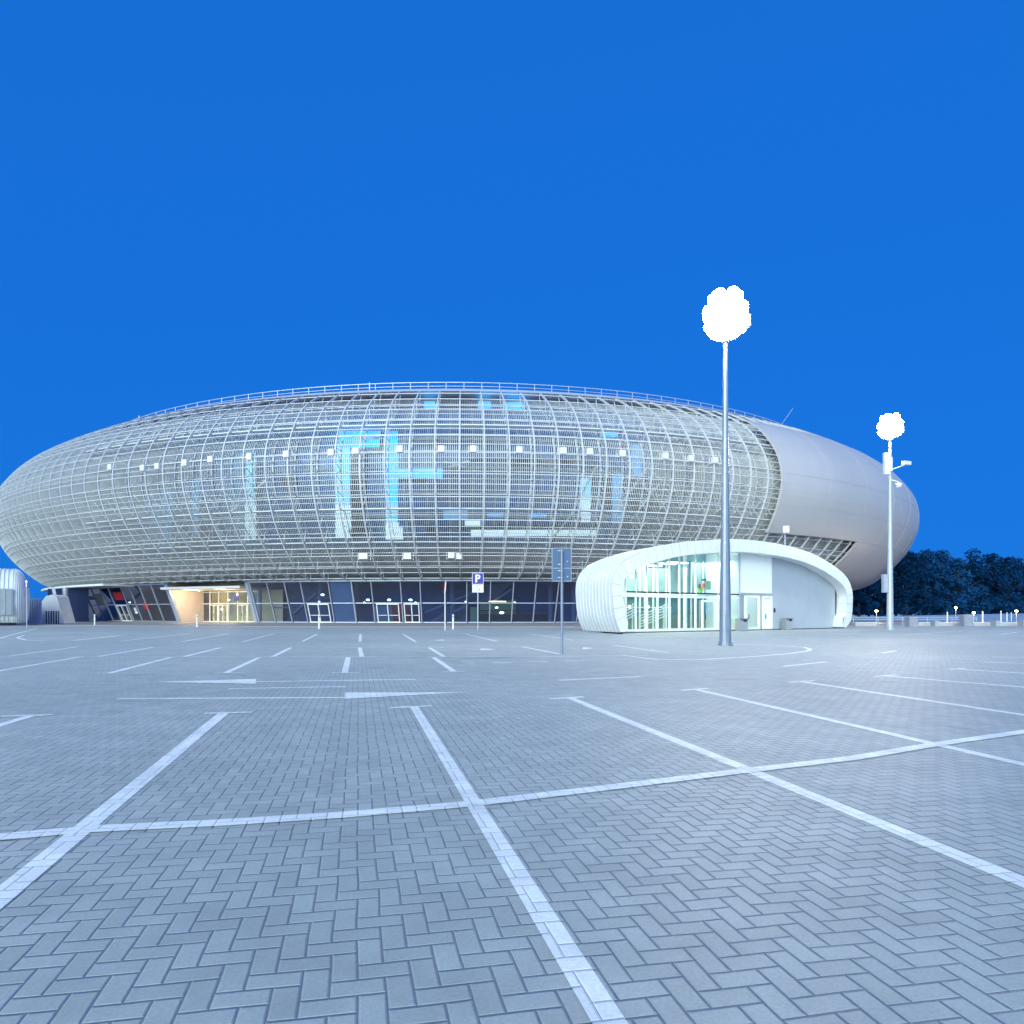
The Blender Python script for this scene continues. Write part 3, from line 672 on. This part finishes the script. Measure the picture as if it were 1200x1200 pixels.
# interior of the pavilion
iw=MB(); 
iw.q((15.6,5.2,.1),(27,5.2,.1),(27,5.2,5.0),(22,5.2,6.2),(15.6,5.2,6.5)); iw.q((15.5,1.5,.1),(15.5,5.4,.1),(15.5,5.4,6.8),(15.5,1.5,6.8)); iw.q((18.6,1.4,.1),(18.6,5.2,.1),(18.6,5.2,6.6),(18.6,1.4,6.8)); iw.build('inner_partition',m_white2,PV)
ib=MB(); ib.q((1.9,5.4,.1),(15.5,5.4,.1),(15.5,5.4,2.9),(1.9,5.4,2.9)); ib.cm=1; ib.q((1.9,5.4,2.9),(15.5,5.4,2.9),(15.5,5.4,6.9),(1.9,5.4,5.0)); ib.build('rear_glazing',[m_teal,m_teal2],PV)
ic_=MB()
for k in range(9): ic_.bar((2.2+k*1.6,5.3,.1),(2.2+k*1.6,5.3,5.2+.12*k),.12,.12,(0,1,0))
ic_.bar((1.9,5.28,3),(15.4,5.28,3),.14,.3); ic_.build('rear_mullion',m_wframe,PV)
ic2=MB()
for u,v in ((5.5,3.2),(10.6,3.6)): ic2.cyl((u,v,.1),(u,v,6.3),.16,.16,12)
ic2.build('column',m_white2,PV)
ic=MB()
for u,v,l in ((3.6,3.2,2.2),(6.2,3.4,2.4),(9,3,2.2),(9.5,4.6,2),(5.5,4.7,2.2),(14.0,3.6,2.2)): ic.box((u,v,min(zin(u),6.2)-.55),(l,.35,.08))
ic.build('ceiling_light',e_int,PV)
for i,(u,s,x) in enumerate(((.9,2.8,0),(4.6,3.4,0))):
    stt=MB()
    for k in range(5): stt.bar((u+.1,2.6+i*.6,.35+k*.22),(u+s,2.6+i*.6,1.25+k*.22+.1),.055)
    for k in range(4): 
        uu=u+.2+s*k/3.6; stt.bar((uu,2.62+i*.6,.2),(uu,2.62+i*.6,.4+ (uu-u)/s*1.0+.95),.045)
    stt.build('stair_railing',m_wframe,PV)
lr=MB(); lr.bar((5,4.2,1.95),(9.6,4.2,1.95),.05); lr.bar((5,4.2,1.6),(9.6,4.2,1.6),.03); 
for k in range(6): lr.bar((5+.9*k,4.2,.1),(5+.9*k,4.2,1.95),.04)
lr.build('landing_railing',m_wframe,PV)
wd=[em('warm_globe',(1,.7,.35),3)]
gb=MB()
for u,v,z in ((7.0,4.4,2.0),(7.4,4.9,2.35),(5.1,4.6,2.0),(7.2,4.9,.9),(4.9,4.2,4.4)): gb.ball((u,v,z),.13)
gb.build('pendant_lamp',wd[0],PV)
toy=[mat('toy_green',(.35,.6,.05),.5),mat('toy_orange',(.8,.2,.05),.5),mat('toy_dark',(.12,.16,.14),.5),mat('toy_lime',(.4,.55,.3),.5)]
ty=MB(); u0=ug(829,1.9)
ty.ball((u0+DV[0]*1.9-.35,DV[1]*1.9+.5,3.4),.33,10,8,(1.2,.6,.7)); ty.cm=1; ty.box((u0+DV[0]*1.9-.05,2.2,3.75),(.3,.2,.4)); ty.cm=2; ty.box((u0+DV[0]*1.9-.6,2.2,3.7),(.3,.2,.3)); ty.box((u0+DV[0]*1.9+.1,2.3,4.25),(.45,.2,.16)); ty.cm=3; ty.box((u0+DV[0]*1.9+.55,2.3,3.8),(.7,.2,.7))
tag(ty.build('display_figure',toy,PV))
ishelf=MB(); ishelf.box((u0+DV[0]*1.9,2.35,3.0),(2.6,1.2,.1)); ishelf.build('display_shelf',m_white2,PV)
# roof lamp on the pavilion
rp=MB(); ru=21.5; rp.bar((ru,1.5,6.9),(ru,1.5,8.75),.09); rp.bar((ru-.25,1.5,6.95),(ru,1.5,7.6),.04); rpo=rp.build('roof_lamp_post',m_pole2,PV)
rh=MB(); rh.box((ru,1.4,9.05),(.5,.3,.6)); rh.build('lamp_head',m_swhite,rpo)
al=bpy.data.lights.new('pavilion_light','AREA'); al.shape='RECTANGLE'; al.size=9; al.size_y=3.5; al.energy=480; al.color=(.92,1,.80)
ao=bpy.data.objects.new('pavilion_light',al); col.objects.link(ao); ao.parent=PV; ao.location=(6,4,5.3)
al=bpy.data.lights.new('pavilion_door_light','AREA'); al.shape='RECTANGLE'; al.size=4; al.size_y=3; al.energy=170; al.color=(.92,1,.94)
ao=bpy.data.objects.new('pavilion_door_light',al); col.objects.link(ao); ao.parent=PV; ao.location=(15.5,4,6)

# ------------------------------------------------------------ ribbed pavilion at the far left
LP=gp(17,733.2)
LV=thing('ribbed_pavilion','white ribbed pavilion with grey louvred panel at the far left edge','pavilion',(LP[0],LP[1],0),R(33))
sec=cr([(.55,.35),(.1,1.0),(-.25,2.6),(-.1,4.3),(.7,5.7),(1.9,6.6),(3.2,6.95)],5)
def ls_pt(s_,p):                          # s_<0: straight vault, 0..pi: the rounded end
    if s_<0: return (s_,p[0],p[1])
    r_=3.2-p[0]; return (.42*r_*math.sin(s_),3.2-r_*math.cos(s_),p[1])
st_=[-12+i*.42 for i in range(28)]+[-.2]+[i*math.pi/22 for i in range(23)]
ls=MB()
for a,b in zip(st_,st_[1:]):
    for p_,q_ in zip(sec,sec[1:]): ls.q(ls_pt(a,p_),ls_pt(b,p_),ls_pt(b,q_),ls_pt(a,q_))
for i in range(len(sec)-1): ls.q((0,6.4-sec[i][0],sec[i][1]),(-12,6.4-sec[i][0],sec[i][1]),(-12,6.4-sec[i+1][0],sec[i+1][1]),(0,6.4-sec[i+1][0],sec[i+1][1]))
ls.build('shell',m_white,LV,smooth=True)
lr_=MB()
for a in st_[2:]:
    P=[ls_pt(a,p_) for p_ in sec]
    for p_,q_ in zip(P,P[1:]): lr_.bar(p_,q_,.06,.14,(0,-1,.01))
lr_.build('standing_seam',m_white,LV)
lg=MB(); lg.box((-3.6,-.40,2.85),(7.0,.12,3.1)); lg.build('grey_panel',m_grey,LV)
ll=MB()
for k in range(12): ll.box((-6.9+k*.6,-.48,2.85),(.05,.06,3.0))
ll.build('panel_joint',m_blueg,LV)
lb=MB(); lb.box((-5.5,2.6,.17),(11,3.4,.34)); lb.build('plinth',m_black,LV)

# translucent ribbed screen fence and arched vent housing, between that pavilion and the arena
fy=86; fx0=(14-CX)/F*fy; fx1=(49-CX)/F*fy
FE=thing('ribbed_fence','pale blue translucent ribbed screen fence between the left pavilion and the arena','fence',(fx0,fy,0))
q=MB(); q.box(((fx1-fx0)/2,0,1.75),(fx1-fx0,.05,3.3)); q.build('screen',mat('pale_screen',(.38,.50,.72),.4),FE)
q=MB()
for k in range(14): q.bar((k*(fx1-fx0)/13,-.06,.1),(k*(fx1-fx0)/13,-.06,3.35),.08)
q.build('post',m_pole2,FE)
vy=88; vx=(60-CX)/F*vy
VH=thing('vent_housing','white arched vent housing with upright dark louvres under the arena edge','vent',(vx,vy,0))
pts=[(-1.75,.1),(-1.7,1.6),(-1.4,2.9),(-.7,3.8),(.2,4.0),(.75,3.7),(1.75,.1)]
q=MB(); q.prism([(a,0,b) for a,b in pts],(0,1,0),0,2.5); q.build('body',m_white,VH)
q=MB(); q.box((.1,-.02,.95),(1.9,.04,1.7)); dk=q.build('vent_opening',m_black,VH)
q=MB()
for k in range(6): q.box((-.75+k*.33,-.08,.95),(.11,.08,1.7))
q.build('louvre',m_white,VH)

# ------------------------------------------------------------ tall lamp masts
def mast(name,label,loc,hgt,r0,r1,m,group,energy,rz=0,fl_r=.92,rich=False):
    t=thing(name,label,'lamp post',loc,rz,group)
    b=MB(); b.cyl((0,0,0),(0,0,.05),r0*1.3,r0*1.3,16); 
    for k in range(8):
        a=k*math.pi/4; b.cyl((r0*1.15*math.cos(a),r0*1.15*math.sin(a),.05),(r0*1.15*math.cos(a),r0*1.15*math.sin(a),.16),.03,.03,6)
    b.build('base_plate',m,t)
    p_=MB(); ks=[(0,r0),(hgt*.33,r0+(r1-r0)*.33),(hgt*.335,r0+(r1-r0)*.40),(hgt*.66,r0+(r1-r0)*.7),(hgt*.665,r0+(r1-r0)*.76),(hgt,r1)]
    for (z0,a),(z1,c) in zip(ks,ks[1:]): p_.cyl((0,0,z0+.03 if z0==0 else z0),(0,0,z1),a,c,12)
    p_.build('pole',m,t,smooth=False)
    d=MB(); d.box((0,-r0*.93,1.0),(.16,.06,.6)); d.build('hatch',m,t)
    cr_=MB(); cr_.cyl((0,0,hgt-.3),(0,0,hgt+.0),r1*1.7,r1*1.7,10); cr_.cyl((0,0,hgt),(0,0,hgt+2.0),r1*.7,r1*.6,8)
    for zz_ in (.35,.95,1.55):
        for k in range(6):
            a=k*math.pi/3+.25+zz_; cr_.bar((0,0,hgt+zz_),(fl_r*.5*math.cos(a),fl_r*.5*math.sin(a),hgt+zz_+.05),.06)
    cr_.bar((0,0,hgt-.1),(.62,-.2,hgt+.25),.07); cr_.bar((.62,-.2,hgt+.2),(.72,-.2,hgt+.95),.06)
    cr_.build('crown_bracket',m_pole2,t)
    for zz_,rr_,tl in ((.35,.62,.60),(.95,.74,.35),(1.55,.55,.05)):
      for k in range(6):
        a=k*math.pi/3+.25+zz_; c=Vector((rr_*math.cos(a),rr_*math.sin(a),hgt+zz_)); o_=Vector((math.cos(a),math.sin(a),0)); s_=Vector((-math.sin(a),math.cos(a),0)); dn=Vector((0,0,1))
        n_=(o_*.9-dn*tl).normalized(); u_=s_.cross(n_)
        h=MB(); h.cyl(c-n_*.22,c+n_*.1,.22,.38,18)
        fh=h.build('floodlight',m_swhite,t)
        l=MB(); l.cyl(c+n_*.105,c+n_*.16,.36,.33,18); l.build('lens',e_lamp,fh)
    h=MB(); h.box((.78,-.3,hgt+.55),(.34,.3,.55),.4); h.box((.62,-.3,hgt+.15),(.3,.2,.2),.2); h.build('side_floodlight',m_swhite,t)
    pt=bpy.data.lights.new(name+'_light','POINT'); pt.energy=energy; pt.shadow_soft_size=.9; pt.color=(1,.99,.86)
    po=bpy.data.objects.new(name+'_light',pt); col.objects.link(po); po.parent=t; po.location=(0,0,hgt+.3)
    return t
P1=gp(850,756.6)
m1=mast('lamp_mast','tall tapered grey lamp mast with blazing floodlights, in front of the glazed pavilion',(P1[0],P1[1],0),14.0,.26,.09,m_pole,'tall floodlight masts in the car park',5500)
P2=gp(1043,738.3)
m2=mast('lamp_mast','pale distant lamp mast with cameras and cabinets, right of the pavilion',(P2[0],P2[1],0),17.0,.28,.10,m_pole2,'tall floodlight masts in the car park',8000)
P3=(-36.5,38)
m3=mast('lamp_mast','floodlight mast off the left edge lighting the left pavilion',(P3[0],P3[1],0),16,.29,.11,m_pole2,'tall floodlight masts in the car park',2300)
q=MB(); q.box((-.42,-.2,14.6),(.5,.3,1.9)); q.box((-.15,-.3,14.5),(.12,.4,1.2)); q.build('antenna_box',m_white,m2)
q=MB(); q.bar((0,-.15,14.1),(1.2,-.3,14.5),.07); q.box((1.15,-.45,14.6),(.8,.28,.3),.3); q.build('security_camera',m_white,m2)
q=MB(); q.bar((0,-.15,13.2),(.6,-.2,13.0),.06); q.ball((.6,-.25,12.7),.24); q.build('dome_camera',m_white,m2)
q=MB(); q.box((-.5,-.1,4.1),(.42,.35,1.6)); q.build('cabinet',m_pole2,m2)

# ------------------------------------------------------------ signs and posts
def post_at(x,y): g_=gp(x,y); return (g_[0],g_[1],0)
sg=thing('parking_sign','blue P sign above a white wheelchair plaque on a thin post','sign',post_at(560,738.5))
q=MB(); q.cyl((0,.06,0),(0,.06,4.95),.05,.05,8); q.build('post',m_pole2,sg)
s_=.93
q=MB(); q.box((0,0,4.5),(s_+.07,.03,s_+.07)); q.build('sign_border',m_swhite,sg)
q=MB(); q.box((0,-.02,4.5),(s_,.02,s_)); q.build('sign_plate',m_sblue,sg)
q=MB(); q.box((-.14,-.04,4.5),(.15,.02,.68))
for k in range(14):
    a0=-math.pi/2+math.pi*k/14; a1=a0+math.pi/14; f=lambda r,a:(.02+r*math.cos(a),-.04,4.645+r*math.sin(a))
    q.hexa([f(.07,a0),f(.20,a0),f(.20,a1),f(.07,a1)],[tuple(Vector(p)+Vector((0,.02,0))) for p in (f(.07,a0),f(.20,a0),f(.20,a1),f(.07,a1))])
q.box((-.03,-.04,4.78),(.1,.02,.13)); q.box((-.03,-.04,4.51),(.1,.02,.13)); q.build('letter',m_swhite,sg)
q=MB(); q.box((0,0,3.63),(s_+.05,.03,.68)); q.build('plaque',m_swhite,sg)
q=MB()
for k in range(14):
    a0=math.pi*.75+math.pi*1.35*k/14; a1=a0+math.pi*1.35/14
    q.bar((-.02+.15*math.cos(a0),-.03,3.53+.15*math.sin(a0)),(-.02+.15*math.cos(a1),-.03,3.53+.15*math.sin(a1)),.02,.035,(0,1,0))
q.bar((-.05,-.03,3.82),(-.02,-.03,3.6),.02,.05,(0,1,0)); q.bar((-.02,-.03,3.6),(.14,-.03,3.6),.02,.045,(0,1,0)); q.bar((.14,-.03,3.6),(.2,-.03,3.43),.02,.045,(0,1,0)); q.bar((-.04,-.03,3.73),(.1,-.03,3.73),.02,.035,(0,1,0)); q.ball((-.06,-.03,3.88),.045,8,6)
q.build('wheelchair_symbol',m_black,sg)

sb=thing('information_sign','back of a tall grey-blue two-panel sign on a slim grey post','sign',post_at(658.5,767))
q=MB(); q.cyl((0,0,0),(0,0,3.72),.05,.05,10); q.build('post',m_pole,sb)
q=MB(); q.box((0,.09,3.42),(.67,.025,.70)); q.box((0,.09,2.83),(.67,.025,.44)); q.build('sign_panel',m_sback,sb)
q=MB()
for z,w_ in ((3.77,.69),(3.06,.69),(2.60,.69)): q.box((0,.085,z),(w_,.04,.018))
for x in (-.34,.34): q.box((x,.085,3.185),(.016,.04,1.17))
q.build('sign_rim',m_pole2,sb)
q=MB()
for z in (3.68,3.2,2.97,2.73): q.box((-.03,.06,z),(.2,.03,.025)); 
for z in (3.3,2.76): q.ball((.21,.07,z),.022,8,6)
q.build('clamp',m_swhite,sb)

sa=thing('arrow_sign','small dark blue sign with a white upward arrow beside the left pavilion','sign',post_at(31,736.5))
q=MB(); q.cyl((0,.05,0),(0,.05,4.5),.045,.045,8); q.build('post',m_pole2,sa)
q=MB(); q.box((0,0,4.4),(.46,.03,.92)); q.build('sign_plate',m_sblue,sa)
q=MB(); q.box((0,-.025,4.25),(.09,.02,.5)); q.prism([(-.15,-.025,4.48),(.15,-.025,4.48),(0,-.025,4.74)],(0,1,0),-.01,.01); q.build('arrow',m_swhite,sa)

tp=thing('marker_pole','thin white pole with a red and white tip in front of the foyer glass','pole',post_at(521.5,738.5))
q=MB(); q.cyl((0,0,0),(0,0,3.3),.045,.045,8); q.cyl((0,0,3.3),(.08,0,4.25),.05,.045,8); q.build('pole',m_swhite,tp)
q=MB(); q.cyl((-.09,0,3.2),(-.03,0,4.25),.025,.025,8); q.build('red_rod',m_red,tp)

GB='white bollards along the arena pavement'
bl=thing('bollard','white bollard on the pavement before the left foyer windows','bollard',post_at(111,733),0,GB)
q=MB(); q.cyl((0,0,.0),(0,0,1.34),.09,.09,12); q.cyl((0,0,1.34),(0,0,1.38),.09,.05,12); q.build('post',m_swhite,bl)
q=MB(); q.cyl((0,0,1.1),(0,0,1.2),.094,.094,12); q.build('band',m_pole,bl)
for x,y,l in ((231,735,'white bollard in front of the beige entrance wall'),(374,737,'white bollard in front of the double glass door'),(531,737.5,'white bollard between the marker pole and the parking sign')): dup(bl,post_at(x,y),0,l)
GR='tall white bollards on the right by the low wall'
for i,(x,y,s) in enumerate(((1110,730,1.25),(1151.5,730,1.3),(1173,729,1.4),(1180,728.5,1.2),(1185,728,1.2))):
    c=dup(bl,post_at(x,y),0,['thick white bollard left of the second stone pillar','white bollard just right of the second stone pillar','leftmost of three white bollards at the far right','middle of three white bollards at the far right','rightmost of three white bollards at the far right'][i]); c['group']=GR; c.scale=(1,1,s)

# litter bins by the pavilion doors
def bin_(loc,label,rz,w):
    t=thing('litter_bin',label,'litter bin',loc,rz,'litter bins by the pavilion doors')
    q=MB(); q.box((0,0,.5),(w,.5,1.0)); q.build('body',m_bin,t)
    q=MB()
    for k in range(9): q.box((-w/2+.05+k*(w-.1)/8,-.26,.45),(.03,.03,.8))
    q.build('slat',m_pole2,t)
    q=MB(); q.box((.1,-.27,.86),(w*.4,.03,.16)); q.build('opening',m_black,t)
    q=MB(); q.box((0,0,1.02),(w+.06,.56,.05)); q.build('lid',m_bin,t)
def pvw(u,v): return (PA[0]+.8421*u-.5393*v, PA[1]+.5393*u+.8421*v, 0)
bin_(pvw(ug(866)-.2,.55),'wide slatted steel litter bin just right of the tall lamp mast',PRZ,1.0)
bin_(pvw(ug(917),.55),'narrow slatted steel litter bin against the grey side wall',PRZ,.9)

# ------------------------------------------------------------ far right: wall, pillars, benches, lamps
wy=124
WL=MB(); x0=(985-CX)/F*wy; x1=(1290-CX)/F*wy
WL.hexa([(x0,wy,0),(x1,wy,0),(x1,wy+.5,0),(x0,wy+.5,0)],[(x0,wy,.8),(x1,wy,1.75),(x1,wy+.5,1.75),(x0,wy+.5,.8)])
tag(WL.build('retaining_wall',m_ramp),'long low blue-grey concrete wall below the trees on the right','wall')
def stone(name,x0,x1,y,h,label,m,cat,dep=.8,group=None,cap=True):
    Y=F*H/(y-CY); a,b=(x0-CX)/F*Y,(x1-CX)/F*Y; t=thing(name,label,cat,((a+b)/2,Y,0),0,group)
    q=MB(); q.box((0,0,h/2),(b-a,dep,h)); q.build('body',m,t)
    if cap: q=MB(); q.box((0,0,h+.04),(b-a+.08,dep+.08,.08)); q.build('cap',m_bench,t)
    return t
GP='stone pillars on the right edge of the car park'
stone('stone_pillar',1063,1073,734.5,1.0,'squat grey stone pillar just right of the distant lamp mast',m_conc,'pillar',group=GP)
stone('stone_pillar',1127,1137,734,1.25,'taller grey stone pillar left of the white benches',m_conc,'pillar',group=GP)
stone('stone_block',1093,1097.5,734,.55,'small dark stone block between the two pillars',m_grey,'block',group='small dark stone blocks')
stone('stone_block',1164,1169,734,.55,'small dark stone block between the two bright benches',m_grey,'block',group='small dark stone blocks')
stone('stone_block',1196,1202,734,.6,'small dark stone block at the right edge',m_grey,'block',group='small dark stone blocks')
GBn='low pale benches on the right'
for x0,x1,l in ((1001,1026,'low pale bench nearest the pavilion, under the first small lamp'),(1075,1092,'short pale bench right of the squat pillar'),(1098,1124,'low pale bench left of the taller pillar'),(1139,1163,'low bright bench right of the taller pillar'),(1170,1195,'low bright bench at the far right')):
    t=stone('bench',x0,x1,733.6,.34,l,m_bench,'bench',.5,GBn,False)
    Y=t.location.y; w_=(x1-x0)/F*Y
    q=MB(); q.box((0,0,.39),(w_+.05,.58,.07)); q.build('seat',m_swhite,t)
RLr=thing('barrier_rail','thin grey rail running along the right side of the plaza','railing',(42.5,80,0))
q=MB(); 
for z in (.75,1.0): q.bar((0,0,z),(18,0,z),.07)
for k in range(7): q.bar((k*3,0,0),(k*3,0,1.0),.08)
q.build('rail',m_pole2,RLr)
GL='small warm lamps by the low wall'
gl0=None
for i,(x,y,Y) in enumerate(((1027,716,100),(1120,712,112),(1141,718,100),(1191,716,104))):
    z=H+(CY-y)*Y/F
    lab=['small warm lamp nearest the pavilion','small warm lamp above the taller stone pillar','low warm lamp between the taller pillar and the bollards','small warm lamp at the far right'][i]
    t=thing('garden_lamp',lab,'lamp',((x-CX)/F*Y,Y,0),0,GL)
    q=MB(); q.cyl((0,0,0),(0,0,z-.15),.05,.04,8); q.build('post',m_pole,t)
    q=MB(); q.ball((0,0,z),.2,12,8,(1,1,.8)); q.build('globe',e_warm,t)
    q=MB(); q.cyl((0,0,z+.15),(0,0,z+.2),.2,.14,12); q.build('cap',m_black,t)
    l=bpy.data.lights.new('garden_light','POINT'); l.energy=250; l.color=(1,.75,.4); l.shadow_soft_size=.2; lo=bpy.data.objects.new('garden_light',l); col.objects.link(lo); lo.parent=t; lo.location=(0,-.5,z)

# ------------------------------------------------------------ trees
def tree(x,Y,h,wd,seed,label):
    rnd=random.Random(seed); X=(x-CX)/F*Y
    t=thing('deciduous_tree',label,'tree',(X,Y,0),rnd.random()*6,'dark trees behind the low wall')
    q=MB(); q.cyl((0,0,0),(0,0,h*.4),.35,.25,10)
    q.cyl((0,0,h*.4),(rnd.uniform(-.4,.4),0,h*.85),.25,.07,8)
    for k in range(7):
        a=rnd.random()*6.28; z=h*rnd.uniform(.25,.6); q.cyl((0,0,z),(wd*.36*math.cos(a),wd*.36*math.sin(a),z+h*.2),.14,.04,6)
    q.build('trunk',m_bark,t)
    c=MB(); bl_=[]
    for k in range(34):
        z=rnd.uniform(.12,.95); rr_=wd*.5*math.sin(min(1,(1.12-z)*1.25)*math.pi*.5)*rnd.uniform(.25,1)
        a=rnd.random()*6.28; bl_.append((rr_*math.cos(a),rr_*math.sin(a),h*z*.93,rnd.uniform(.09,.17)*h*.75))
    bl_.append((0,0,h*.9,h*.09))
    for bx,by,bz,br_ in bl_:
        for k in range(int(95+br_*26)):
            u=rnd.uniform(-1,1); a=rnd.random()*6.28; s=math.sqrt(1-u*u); rr_=br_*rnd.uniform(.55,1.08)
            cx_,cy_,cz_=bx+rr_*s*math.cos(a),by+rr_*s*math.sin(a),max(.3,bz+rr_*u*.85)
            sz=rnd.uniform(.2,.42); v1=Vector((rnd.gauss(0,1),rnd.gauss(0,1),rnd.gauss(0,1))).normalized(); v2=v1.orthogonal().normalized()
            p_=Vector((cx_,cy_,cz_)); c.q(p_-v1*sz,p_-v2*sz*.6,p_+v1*sz,p_+v2*sz*.6)
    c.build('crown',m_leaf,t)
TL=[(1006,150,13,11,'dark tree nearest the arena flank, partly behind the distant mast'),(1033,158,15.5,13,'dark rounded tree just right of the distant mast'),(1062,152,16.6,12,'dark tree behind the squat stone pillar'),(1084,166,18.0,12,'taller dark tree left of the middle of the wood'),
    (1104,154,16.8,12,'tall dark tree with a ragged pointed top over the first white bollard'),(1124,150,14.5,11,'lower dark tree filling the dip above the taller pillar'),(1141,156,17.2,11,'narrow tall dark tree behind the low warm lamp'),(1160,160,16.6,12,'dark tree in the middle of the right-hand group'),
    (1182,152,14.9,13,'broad round-topped dark tree at the right edge'),(1208,156,13.5,13,'dark tree cut by the right edge of the view')]
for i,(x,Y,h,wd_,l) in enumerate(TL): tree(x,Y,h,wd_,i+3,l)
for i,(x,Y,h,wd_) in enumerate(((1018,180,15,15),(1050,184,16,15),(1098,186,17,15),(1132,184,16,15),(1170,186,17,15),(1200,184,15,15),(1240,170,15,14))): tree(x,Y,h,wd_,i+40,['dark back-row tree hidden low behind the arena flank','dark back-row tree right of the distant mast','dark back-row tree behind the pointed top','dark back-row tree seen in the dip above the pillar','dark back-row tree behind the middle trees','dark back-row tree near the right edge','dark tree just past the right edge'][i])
